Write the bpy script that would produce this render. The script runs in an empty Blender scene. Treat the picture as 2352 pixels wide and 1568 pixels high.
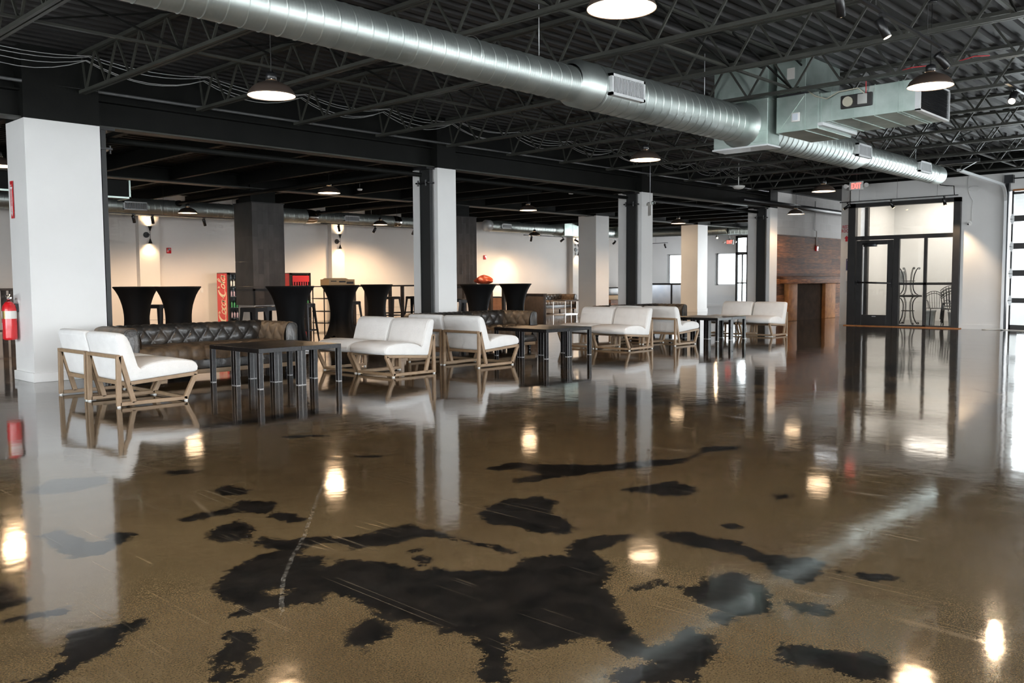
import bpy, math, random
import numpy as np
from mathutils import Vector, Matrix
PI = math.pi
random.seed(7)
SC = bpy.context.scene
COL = SC.collection

# ------------------------------------------------------------------ materials
M = {}
def mat(name, col, rough=.5, metal=0., spec=.5, noise=None, bump=None, coat=0., emit=None, estr=0., sheen=0.):
    """noise=(scale, colour2, contrast lo, hi) ; bump=(scale, strength)"""
    m = bpy.data.materials.new(name); m.use_nodes = True
    nt = m.node_tree; b = nt.nodes['Principled BSDF']
    b.inputs['Base Color'].default_value = (*col, 1)
    b.inputs['Roughness'].default_value = rough
    b.inputs['Metallic'].default_value = metal
    b.inputs['Specular IOR Level'].default_value = spec
    b.inputs['Coat Weight'].default_value = coat
    b.inputs['Sheen Weight'].default_value = sheen
    tc = nt.nodes.new('ShaderNodeTexCoord')
    n = nt.nodes.new('ShaderNodeTexNoise'); nt.links.new(tc.outputs['Object'], n.inputs['Vector'])
    n.inputs['Scale'].default_value = (noise or (6,))[0]; n.inputs['Detail'].default_value = 5
    if noise:
        r = nt.nodes.new('ShaderNodeValToRGB')
        r.color_ramp.elements[0].position = noise[2]; r.color_ramp.elements[1].position = noise[3]
        r.color_ramp.elements[0].color = (*col, 1); r.color_ramp.elements[1].color = (*noise[1], 1)
        nt.links.new(n.outputs['Fac'], r.inputs['Fac']); nt.links.new(r.outputs['Color'], b.inputs['Base Color'])
    if bump:
        n2 = nt.nodes.new('ShaderNodeTexNoise'); nt.links.new(tc.outputs['Object'], n2.inputs['Vector'])
        n2.inputs['Scale'].default_value = bump[0]; n2.inputs['Detail'].default_value = 3
        bp = nt.nodes.new('ShaderNodeBump'); bp.inputs['Strength'].default_value = bump[1]; bp.inputs['Distance'].default_value = .01
        nt.links.new(n2.outputs['Fac'], bp.inputs['Height']); nt.links.new(bp.outputs['Normal'], b.inputs['Normal'])
    if emit:
        b.inputs['Emission Color'].default_value = (*emit, 1); b.inputs['Emission Strength'].default_value = estr
    M[name] = m
    return m
def nodes(name):
    nt = M[name].node_tree
    return nt, nt.nodes['Principled BSDF']

mat('white_paint', (.74, .74, .73), .55, noise=(1.2, (.70, .70, .69), .35, .65), bump=(60, .03))
mat('warm_wall', (.78, .74, .70), .6, noise=(.8, (.74, .70, .66), .35, .65), bump=(50, .03))
mat('end_wall', (.74, .75, .75), .6, noise=(.8, (.70, .71, .71), .35, .65))
mat('black_paint', (.0050, .0054, .0048), .6, spec=.12, noise=(3, (.0080, .0084, .0075), .35, .7), bump=(25, .15))
mat('joist_paint', (.040, .041, .034), .5, spec=.35, noise=(5, (.028, .029, .025), .35, .7))
mat('deck_paint', (.017, .0165, .017), .55, spec=.35, noise=(1.5, (.025, .024, .024), .35, .7))
mat('black_metal', (.008, .008, .009), .35, metal=.0, spec=.5)
mat('gun_metal', (.05, .052, .056), .28, metal=.85)
mat('frame_metal', (.020, .0195, .0195), .42, spec=.35, noise=(4, (.028, .026, .026), .4, .7))
mat('galv', (.56, .65, .61), .36, metal=.82, noise=(3.5, (.36, .45, .41), .3, .7), bump=(6, .08))
mat('exit_faint', (.85, .50, .46), .5)
mat('spiral', (.50, .54, .52), .44, metal=.9, noise=(1.2, (.33, .37, .355), .3, .7))
mat('chrome', (.75, .76, .78), .12, metal=1.)
mat('pale_metal', (.68, .70, .71), .38, metal=.35)
mat('white_plastic', (.82, .82, .80), .35)
mat('grey_plastic', (.45, .46, .44), .45)
mat('red_paint', (.62, .015, .02), .3, coat=.4)
mat('red_wire', (.6, .05, .06), .5)
mat('beige_wire', (.5, .48, .38), .5)
mat('conduit_grey', (.085, .087, .088), .4)
mat('cable_wire', (.42, .42, .42), .5)
mat('white_wire', (.68, .68, .66), .5)
mat('post_paint', (.022, .023, .023), .45, spec=.35)
mat('boucle', (.86, .86, .85), .9, sheen=.25, noise=(9, (.82, .82, .81), .35, .65), bump=(170, .9))
mat('oak', (.30, .205, .125), .5, noise=(14, (.22, .145, .085), .3, .75), bump=(60, .1))
mat('leather', (.022, .020, .018), .38, noise=(5, (.075, .052, .034), .48, .78), bump=(45, .25), coat=.15)
mat('leather_worn', (.17, .115, .070), .45, noise=(9, (.055, .040, .028), .40, .72), bump=(45, .25))
mat('nail', (.06, .055, .05), .35, metal=.8)
mat('table_black', (.005, .0045, .005), .34, spec=.22, noise=(30, (.013, .012, .013), .4, .6))
mat('edge_grey', (.36, .36, .36), .4)
mat('spandex', (.003, .003, .0035), .7, spec=.15)
mat('brick', (.55, .54, .53), .75)
mat('rough_wood', (.10, .052, .026), .7)
mat('rough_wood_dark', (.05, .028, .016), .9, spec=.1, noise=(5, (.028, .016, .010), .3, .7))
mat('post_wood', (.42, .175, .052), .65, spec=.25, noise=(6, (.26, .105, .032), .35, .7), bump=(30, .3))
mat('clad_wood', (.040, .037, .036), .36, spec=.5)
mat('cabinet_wood', (.075, .058, .050), .55, noise=(12, (.05, .04, .035), .3, .7))
mat('orange_wood', (.42, .17, .05), .5, noise=(9, (.30, .11, .03), .3, .7))
mat('card', (.48, .34, .20), .8)
mat('ink', (.03, .03, .035), .6)
mat('orange_bag', (.55, .09, .03), .4, noise=(14, (.25, .04, .02), .35, .65))
mat('frost', (.80, .85, .92), .22, noise=(2, (.62, .70, .80), .3, .7))
mat('tan_fabric', (.52, .38, .24), .8)
mat('text_cream', (.85, .72, .55), .5)
mat('text_white', (.9, .9, .9), .5)
mat('text_red', (.55, .01, .03), .5)
mat('navy', (.03, .035, .12), .45)
mat('pale_sign', (.72, .70, .66), .5)
mat('exit_red', (.9, .12, .1), .5, emit=(1., .10, .08), estr=2.2)
mat('lamp_shade', (.085, .062, .050), .42, metal=.4)
mat('lamp_inner', (.9, .86, .80), .5)
mat('bulb', (1, .9, .8), .4, emit=(1., .70, .43), estr=8)
mat('bulb_spot', (1, .9, .8), .4, emit=(1., .72, .42), estr=30)
mat('bulb_dim', (1, .9, .8), .4, emit=(1., .70, .42), estr=10)
mat('can_red', (.55, .03, .04), .35)
mat('label_green', (.05, .28, .12), .5)
mat('bottle_lilac', (.45, .36, .46), .35)
mat('fridge_lit', (.55, .58, .62), .4, emit=(.8, .9, 1.), estr=.25)
mat('stone', (.45, .46, .46), .8, noise=(5, (.30, .31, .31), .3, .7))
mat('asphalt', (.42, .43, .43), .9)
mat('grass', (.16, .28, .08), .9)
mat('rubber', (.03, .03, .03), .7)
mat('brass', (.55, .42, .16), .35, metal=.9)

def wave_bump(name, scale, dist):
    nt, b = nodes(name); tc = nt.nodes.new('ShaderNodeTexCoord'); w = nt.nodes.new('ShaderNodeTexWave'); w.bands_direction = 'X'; w.inputs['Scale'].default_value = scale
    nt.links.new(tc.outputs['Object'], w.inputs['Vector']); bp = nt.nodes.new('ShaderNodeBump'); bp.inputs['Strength'].default_value = 1; bp.inputs['Distance'].default_value = dist
    nt.links.new(w.outputs['Fac'], bp.inputs['Height']); nt.links.new(bp.outputs['Normal'], b.inputs['Normal'])
wave_bump('spiral', 2*PI/(.155/5)/20, .0004)
def glass_mat(name, tint, fac):
    m = bpy.data.materials.new(name); m.use_nodes = True; nt = m.node_tree
    nt.nodes.remove(nt.nodes['Principled BSDF'])
    out = nt.nodes['Material Output']
    t = nt.nodes.new('ShaderNodeBsdfTransparent'); t.inputs[0].default_value = (*tint, 1)
    g = nt.nodes.new('ShaderNodeBsdfGlossy'); g.inputs['Roughness'].default_value = .02
    lw = nt.nodes.new('ShaderNodeLayerWeight'); lw.inputs[0].default_value = fac
    mx = nt.nodes.new('ShaderNodeMixShader')
    nt.links.new(lw.outputs['Fresnel'], mx.inputs[0]); nt.links.new(t.outputs[0], mx.inputs[1]); nt.links.new(g.outputs[0], mx.inputs[2])
    nt.links.new(mx.outputs[0], out.inputs['Surface'])
    M[name] = m
glass_mat('glass', (.95, .97, .97), .35)
glass_mat('clear_acrylic', (.85, .88, .88), .3)

def brick_nodes(name, sc, bw, bh, mort, c1, c2, cm, rot, bias=0., bumpd=.01, extra=None):
    """rot: which object axes carry the rows ('xz' or 'yz')"""
    nt, b = nodes(name)
    tc = nt.nodes.new('ShaderNodeTexCoord'); sp = nt.nodes.new('ShaderNodeSeparateXYZ'); cb = nt.nodes.new('ShaderNodeCombineXYZ')
    nt.links.new(tc.outputs['Object'], sp.inputs[0])
    nt.links.new(sp.outputs[rot[0].upper()], cb.inputs[0]); nt.links.new(sp.outputs[rot[1].upper()], cb.inputs[1])
    br = nt.nodes.new('ShaderNodeTexBrick'); nt.links.new(cb.outputs[0], br.inputs['Vector'])
    br.inputs['Scale'].default_value = sc; br.inputs['Brick Width'].default_value = bw; br.inputs['Row Height'].default_value = bh
    br.inputs['Mortar Size'].default_value = mort; br.inputs['Bias'].default_value = bias
    br.inputs['Color1'].default_value = (*c1, 1); br.inputs['Color2'].default_value = (*c2, 1); br.inputs['Mortar'].default_value = (*cm, 1)
    src = br.outputs['Color']
    if extra:
        n = nt.nodes.new('ShaderNodeTexNoise'); nt.links.new(tc.outputs['Object'], n.inputs['Vector']); n.inputs['Scale'].default_value = extra[0]; n.inputs['Detail'].default_value = 6
        mp = nt.nodes.new('ShaderNodeMapping'); mp.inputs['Scale'].default_value = extra[2]; nt.links.new(tc.outputs['Object'], mp.inputs[0]); nt.links.new(mp.outputs[0], n.inputs['Vector'])
        mx = nt.nodes.new('ShaderNodeMix'); mx.data_type = 'RGBA'; mx.blend_type = 'MULTIPLY'; mx.inputs[0].default_value = extra[1]
        cr = nt.nodes.new('ShaderNodeValToRGB'); cr.color_ramp.elements[0].position = .3; cr.color_ramp.elements[1].position = .7
        cr.color_ramp.elements[0].color = (.25, .22, .2, 1); cr.color_ramp.elements[1].color = (1.5, 1.45, 1.4, 1)
        nt.links.new(n.outputs['Fac'], cr.inputs[0]); nt.links.new(br.outputs['Color'], mx.inputs[6]); nt.links.new(cr.outputs[0], mx.inputs[7])
        src = mx.outputs[2]
    nt.links.new(src, b.inputs['Base Color'])
    bp = nt.nodes.new('ShaderNodeBump'); bp.inputs['Distance'].default_value = bumpd; bp.inputs['Strength'].default_value = .8; bp.invert = True
    nt.links.new(br.outputs['Fac'], bp.inputs['Height']); nt.links.new(bp.outputs['Normal'], b.inputs['Normal'])
brick_nodes('brick', 1, .41, .205, .006, (.50, .49, .48), (.55, .54, .53), (.62, .61, .60), 'xz')
brick_nodes('rough_wood', 1, 1.9, .15, .003, (.27, .105, .036), (.085, .036, .016), (.01, .007, .005), 'xz', extra=(4., .9, (1., 1., 9.)))
brick_nodes('clad_wood', 1, .55, .135, .002, (.028, .025, .024), (.052, .048, .047), (.007, .006, .006), 'zx', extra=(5., .5, (1., 1., .6)))

# ------------------------------------------------------------------ mesh builder
class MB:
    def __init__(s): s.v = []; s.f = []; s.smooth = []
    def add(s, vs, fs, sm=False):
        o = len(s.v); s.v += [tuple(v) for v in vs]
        s.f += [tuple(i + o for i in f) for f in fs]; s.smooth += [sm] * len(fs)
        return s
    def box(s, x0, x1, y0, y1, z0, z1):
        x0, x1 = min(x0, x1), max(x0, x1); y0, y1 = min(y0, y1), max(y0, y1); z0, z1 = min(z0, z1), max(z0, z1)
        return s.add([(x0,y0,z0),(x1,y0,z0),(x1,y1,z0),(x0,y1,z0),(x0,y0,z1),(x1,y0,z1),(x1,y1,z1),(x0,y1,z1)],
                     [(0,3,2,1),(4,5,6,7),(0,1,5,4),(1,2,6,5),(2,3,7,6),(3,0,4,7)])
    def bar(s, p, q, w, h, up=(0,0,1)):
        p = Vector(p); q = Vector(q); d = (q - p).normalized(); u = Vector(up)
        if abs(d.dot(u)) > .98: u = Vector((1,0,0))
        r = d.cross(u).normalized(); u = r.cross(d).normalized()
        vs = []
        for c in (p, q):
            for a, b in ((-1,-1),(1,-1),(1,1),(-1,1)): vs.append(c + r*a*w/2 + u*b*h/2)
        return s.add(vs, [(0,3,2,1),(4,5,6,7),(0,1,5,4),(1,2,6,5),(2,3,7,6),(3,0,4,7)])
    def tube(s, pts, r, n=10, caps=True):
        pts = [Vector(p) for p in pts]; rr = r if isinstance(r, (list, tuple)) else [r]*len(pts)
        vs = []; fs = []; pu = None
        for i, p in enumerate(pts):
            d = (pts[min(i+1, len(pts)-1)] - pts[max(i-1, 0)]).normalized()
            if pu is None:
                pu = Vector((0,0,1)) if abs(d.z) < .9 else Vector((1,0,0))
            a = d.cross(pu).normalized(); pu = a.cross(d).normalized()
            for k in range(n):
                t = 2*PI*k/n; vs.append(p + (a*math.cos(t) + pu*math.sin(t))*rr[i])
        for i in range(len(pts)-1):
            for k in range(n):
                k2 = (k+1) % n; fs.append((i*n+k, i*n+k2, (i+1)*n+k2, (i+1)*n+k))
        s.add(vs, fs, True)
        if caps:
            o = len(s.v) - len(vs)
            s.f += [tuple(o+k for k in range(n)), tuple(o+(len(pts)-1)*n+k for k in reversed(range(n)))]; s.smooth += [False]*2
        return s
    def lathe(s, prof, n=24, c=(0,0,0), caps=False, sm=True):
        """prof: (r,z)"""
        vs = []; fs = []
        for r, z in prof:
            for k in range(n):
                t = 2*PI*k/n; vs.append((c[0]+r*math.cos(t), c[1]+r*math.sin(t), c[2]+z))
        for i in range(len(prof)-1):
            for k in range(n):
                k2 = (k+1) % n; fs.append((i*n+k, i*n+k2, (i+1)*n+k2, (i+1)*n+k))
        s.add(vs, fs, sm)
        if caps:
            o = len(s.v) - len(vs)
            s.f += [tuple(o+k for k in reversed(range(n))), tuple(o+(len(prof)-1)*n+k for k in range(n))]; s.smooth += [False]*2
        return s
    def prism(s, poly, axis, a, b):
        """poly in the two other axes (order xyz), extruded along axis"""
        n = len(poly)
        def P(u, v, w): return {'x': (w,u,v), 'y': (u,w,v), 'z': (u,v,w)}[axis]
        vs = [P(u,v,a) for u,v in poly] + [P(u,v,b) for u,v in poly]
        fs = [tuple(range(n)), tuple(range(2*n-1, n-1, -1))] + [(i, i+n, (i+1)%n+n, (i+1)%n) for i in range(n)]
        return s.add(vs, fs)
    def grid(s, nu, nv, fn, sm=True, flip=False):
        vs = [fn(i/(nu-1), j/(nv-1)) for j in range(nv) for i in range(nu)]
        fs = []
        for j in range(nv-1):
            for i in range(nu-1):
                q = (j*nu+i, j*nu+i+1, (j+1)*nu+i+1, (j+1)*nu+i); fs.append(q[::-1] if flip else q)
        return s.add(vs, fs, sm)
    def move(s, dx=0, dy=0, dz=0, rz=0):
        c, n = math.cos(rz), math.sin(rz)
        s.v = [(x*c-y*n+dx, x*n+y*c+dy, z+dz) for x,y,z in s.v]; return s
    def mirror_x(s):
        s.v = [(-x,y,z) for x,y,z in s.v]; s.f = [f[::-1] for f in s.f]; return s
    def build(s, name, m, parent=None, bevel=0, seg=2, fix=True):
        me = bpy.data.meshes.new(name); me.from_pydata(s.v, [], s.f)
        me.polygons.foreach_set('use_smooth', s.smooth)
        if fix:
            import bmesh
            bm = bmesh.new(); bm.from_mesh(me); bmesh.ops.recalc_face_normals(bm, faces=bm.faces); bm.to_mesh(me); bm.free()
        me.materials.append(M[m] if isinstance(m, str) else m)
        o = bpy.data.objects.new(name, me); COL.objects.link(o)
        if parent is not None: o.parent = parent
        if bevel:
            b = o.modifiers.new('b', 'BEVEL'); b.width = bevel; b.segments = seg; b.limit_method = 'ANGLE'; b.angle_limit = .6; b.harden_normals = False
            for p in me.polygons: p.use_smooth = seg > 1
        return o
def B(*a): return MB().box(*a)

def tag(o, label, cat, group=None, kind=None):
    o['label'] = label; o['category'] = cat
    if group: o['group'] = group
    if kind: o['kind'] = kind
    return o
def thing(name, label, cat, loc=(0,0,0), rz=0, group=None):
    o = bpy.data.objects.new(name, None); COL.objects.link(o); o.empty_display_size = .1
    o.location = loc; o.rotation_euler = (0,0,rz)
    return tag(o, label, cat, group)
def struct(name, mb, m, label=None, parent=None, **k):
    o = mb.build(name, m, parent, **k)
    if parent is None:
        o['kind'] = 'structure'
        if label: o['label'] = label; o['category'] = name.split('_')[0]
    return o
def dup(root, loc, rz, label, group=None):
    r = root.copy(); COL.objects.link(r); r.location = loc; r.rotation_euler = (0,0,rz); r['label'] = label
    if group: r['group'] = group
    def rec(a, b):
        for ch in list(a.children):
            c = ch.copy(); COL.objects.link(c); c.parent = b; rec(ch, c)
    rec(root, r)
    return r
def text_mb(txt, size, fn, depth=0, align='LEFT', bold=0., shear=0., squeeze=1.):
    cu = bpy.data.curves.new('t', 'FONT'); cu.body = txt; cu.size = size; cu.align_x = align; cu.offset = bold; cu.shear = shear
    cu.resolution_u = 3
    ob = bpy.data.objects.new('t', cu); COL.objects.link(ob)
    dg = bpy.context.evaluated_depsgraph_get(); me = bpy.data.meshes.new_from_object(ob.evaluated_get(dg))
    mb = MB(); mb.add([fn(v.co.x*squeeze, v.co.y) for v in me.vertices], [tuple(p.vertices) for p in me.polygons])
    bpy.data.objects.remove(ob); bpy.data.curves.remove(cu); bpy.data.meshes.remove(me)
    return mb
def ribbon(mb, pts, w, fn):
    """flat stroke of width w (float or list) through 2-D pts, mapped by fn"""
    n = len(pts); ws = [k*1.45 for k in (w if isinstance(w, list) else [w]*n)]; L = []; R = []
    for i in range(n):
        a = pts[max(i-1,0)]; b = pts[min(i+1,n-1)]; dx, dy = b[0]-a[0], b[1]-a[1]; l = math.hypot(dx, dy) or 1
        nx, ny = -dy/l*ws[i]/2, dx/l*ws[i]/2
        L.append(fn(pts[i][0]+nx, pts[i][1]+ny)); R.append(fn(pts[i][0]-nx, pts[i][1]-ny))
    mb.add(L+R, [(i, i+1, n+i+1, n+i) for i in range(n-1)])
def area(name, loc, rot, sx, sy, power, col):
    l = bpy.data.lights.new(name, 'AREA'); l.shape = 'RECTANGLE'; l.size = sx; l.size_y = sy; l.energy = power; l.color = col
    o = bpy.data.objects.new(name, l); COL.objects.link(o); o.location = loc; o.rotation_euler = rot
    return o
def spot(name, loc, target, power, col, ang=1.2, blend=.6, r=.03, parent=None):
    l = bpy.data.lights.new(name, 'SPOT'); l.energy = power; l.color = col; l.spot_size = ang; l.spot_blend = blend; l.shadow_soft_size = r
    o = bpy.data.objects.new(name, l); COL.objects.link(o)
    o.location = loc; o.rotation_euler = (Vector(target)-Vector(loc)).to_track_quat('-Z', 'Y').to_euler()
    if parent is not None: o.parent = parent
    return o
ORD = ['first','second','third','fourth','fifth','sixth','seventh','eighth','ninth','tenth','eleventh','twelfth','thirteenth','fourteenth','fifteenth','sixteenth','seventeenth','eighteenth','nineteenth']

STAINS=[[(1.6,3.09),(1.77,3.28),(1.94,3.35),(2.04,3.36),(2.04,3.53),(2.13,3.59),(2.16,3.45),(2.31,3.43),(2.34,3.31),(2.46,3.27),(2.72,3.26),(2.73,3.03),(2.71,2.89),(2.75,2.75),(2.75,2.55),(2.71,2.52),(2.7,2.7),(2.68,2.9),(2.63,3.03),(2.48,3.05),(2.29,3.11),(2.29,3.25),(2.19,3.32),(2.07,3.24),(2.13,3.14),(2.25,2.92),(2.31,2.7),(2.41,2.57),(2.52,2.42),(2.74,2.47),(2.85,2.37),(2.96,2.46),(3.14,2.47),(3.32,2.32),(3.15,2.3),(2.98,2.3),(2.91,2.19),(2.83,2.1),(2.69,2.06),(2.58,1.9),(2.45,1.84),(2.4,1.72),(2.33,1.61),(2.24,1.51),(2.22,1.5),(2.19,1.56),(2.23,1.69),(2.25,1.75),(2.1,1.8),(2.01,1.83),(1.98,1.88),(1.93,1.84),(1.82,1.72),(1.75,1.79),(1.88,1.9),(1.99,2.05),(1.94,2.13),(1.93,2.26),(1.88,2.44),(1.92,2.59),(1.9,2.74),(1.81,2.67),(1.7,2.76),(1.56,2.76),(1.51,2.8),(1.6,2.84),(1.58,3)],
[(2.4,1.99),(2.52,1.86),(2.39,1.7),(2.28,1.58),(2.28,1.54),(2.37,1.55),(2.52,1.56),(2.51,1.44),(2.4,1.37),(2.26,1.36),(2.19,1.31),(2.02,1.49),(2.05,1.54),(2.23,1.51),(2.25,1.59),(2.25,1.74),(2.18,1.81)],
[(2.6,1.28),(2.65,1.2),(2.71,1.06),(2.77,1.03),(2.7,0.94),(2.59,0.87),(2.53,0.99),(2.51,1.13),(2.47,1.2)],
[(3.02,1.79),(3.12,1.75),(3.15,1.68),(3.06,1.55),(2.96,1.47),(2.85,1.41),(2.77,1.45),(2.65,1.48),(2.63,1.55),(2.73,1.57),(2.77,1.7),(2.84,1.82),(2.68,1.9),(2.69,1.92),(2.86,1.9),(2.85,1.77),(2.94,1.74)],
[(2.97,1.43),(3.03,1.3),(2.96,1.25),(2.89,1.34),(2.93,1.41)],
[(3.37,2.27),(3.51,2.19),(3.52,1.92),(3.44,1.74),(3.53,1.53),(3.38,1.46),(3.2,1.45),(3.18,1.54),(3.32,1.72),(3.36,1.84),(3.31,2.06)],
[(3.47,1.37),(3.5,1.29),(3.54,1.21),(3.45,1.21),(3.41,1.26),(3.39,1.34)],
[(3.41,1.45),(3.46,1.42),(3.42,1.36),(3.36,1.38)],
[(3.97,2.9),(4.2,2.85),(4.37,2.78),(4.27,2.56),(4.09,2.55),(4.01,2.64)],
[(4.44,2.23),(4.5,2.1),(4.33,2.13)],
[(4.17,3.46),(4.36,3.42),(4.77,3.24),(5,3.08),(5.44,3.22),(5.61,3.03),(5.45,2.98),(5.25,3.11),(4.78,3.04),(4.44,3.2),(4.16,3.3),(4,3.32)],
[(3.7,2.11),(3.78,2.09),(3.74,2.02),(3.67,2.03)],
[(2.38,5.22),(2.49,5.31),(2.64,5.27),(2.62,5.16),(2.52,5.14)],
[(2.42,4.63),(2.53,4.67),(2.58,4.48),(2.47,4.39),(2.4,4.46)],
[(1.99,4.17),(2.07,4.21),(2.31,4.2),(2.41,4.3),(2.45,4.22),(2.52,4.11),(2.39,3.94),(2.44,3.86),(2.43,3.68),(2.34,3.69),(2.32,3.8),(2.34,3.94),(2.27,4.08),(2.05,4.08),(1.99,4.09)],
[(1.96,3.82),(2.05,3.9),(2.18,3.93),(2.21,3.83),(2.07,3.6),(1.97,3.62),(1.94,3.72)],
[(3.07,3.12),(3.19,3.19),(3.4,3.23),(3.56,3.13),(3.54,2.99),(3.37,2.92),(3.3,2.74),(3.21,2.6),(3.09,2.57),(3.02,2.68),(3.04,2.86),(2.96,2.94)],
[(3.86,3.86),(4.09,3.88),(4.2,3.69),(4.5,3.29),(4.35,3.22),(4.1,3.35),(3.7,3.43),(3.7,3.53),(3.98,3.49),(4,3.7),(3.86,3.76)],
[(1.72,2.4),(1.84,2.41),(1.88,2.29),(1.78,2.26),(1.66,2.23),(1.66,2.31)],
[(1.38,2.62),(1.45,2.69),(1.52,2.62),(1.41,2.46),(1.39,2.36),(1.28,2.31),(1.22,2.37),(1.31,2.52)],
[(3.62,5.88),(3.86,5.76),(3.92,5.61),(3.64,5.72)],
[(3.55,4.82),(3.7,4.68),(3.65,4.63),(3.53,4.77)],
[(2.84,4.59),(2.9,4.54),(2.83,4.51)],
[(2.43,2.93),(2.52,2.92),(2.47,2.88),(2.42,2.89)],
[(2.4,2.85),(2.46,2.77),(2.34,2.72)],
[(1.41,4.4),(1.53,4.43),(1.55,4.21),(1.54,4.1),(1.6,4.07),(1.66,4.17),(1.74,4.13),(1.75,4.07),(1.61,3.94),(1.51,3.87),(1.4,3.92),(1.4,4.1)],
[(0.97,2.85),(1.1,3.09),(1.17,3.05),(1.22,3.02),(1.31,3.01),(1.29,2.97),(1.19,2.9),(1.09,2.82),(0.96,2.77),(0.9,2.73),(0.82,2.81),(0.93,2.81)],
[(0.96,3.38),(1.05,3.37),(1.16,3.32),(1.13,3.27),(1.06,3.29),(0.94,3.33)],
[(1.07,3.89),(1.1,3.86),(1.11,3.68),(1.1,3.52),(1.06,3.47),(0.98,3.47),(0.95,3.51)],
[(1.75,5.94),(1.79,5.83),(1.72,5.76)],
[(1.64,5.34),(1.91,5.62),(2.15,5.46),(2.11,5.26),(1.94,5.19),(1.76,5.21)]]
HOLES=[[(1.73,2.96),(1.79,2.95),(1.83,2.86),(1.79,2.84),(1.74,2.89)],
[(2.13,3.1),(2.16,3.11),(2.13,3.01),(2.09,3.01)],
[(2.08,1.99),(2.11,1.97),(2.05,1.89),(1.99,1.9)],
[(1.31,2.45),(1.36,2.45),(1.35,2.38),(1.3,2.39)]]
SCRATCH=[(4.34,5.85),(3.72,5.22),(2.98,4.34),(2.62,3.9),(2.21,3.4),(2.05,3.23),(1.85,2.99),(1.74,2.82),(1.68,2.72)]

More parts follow.
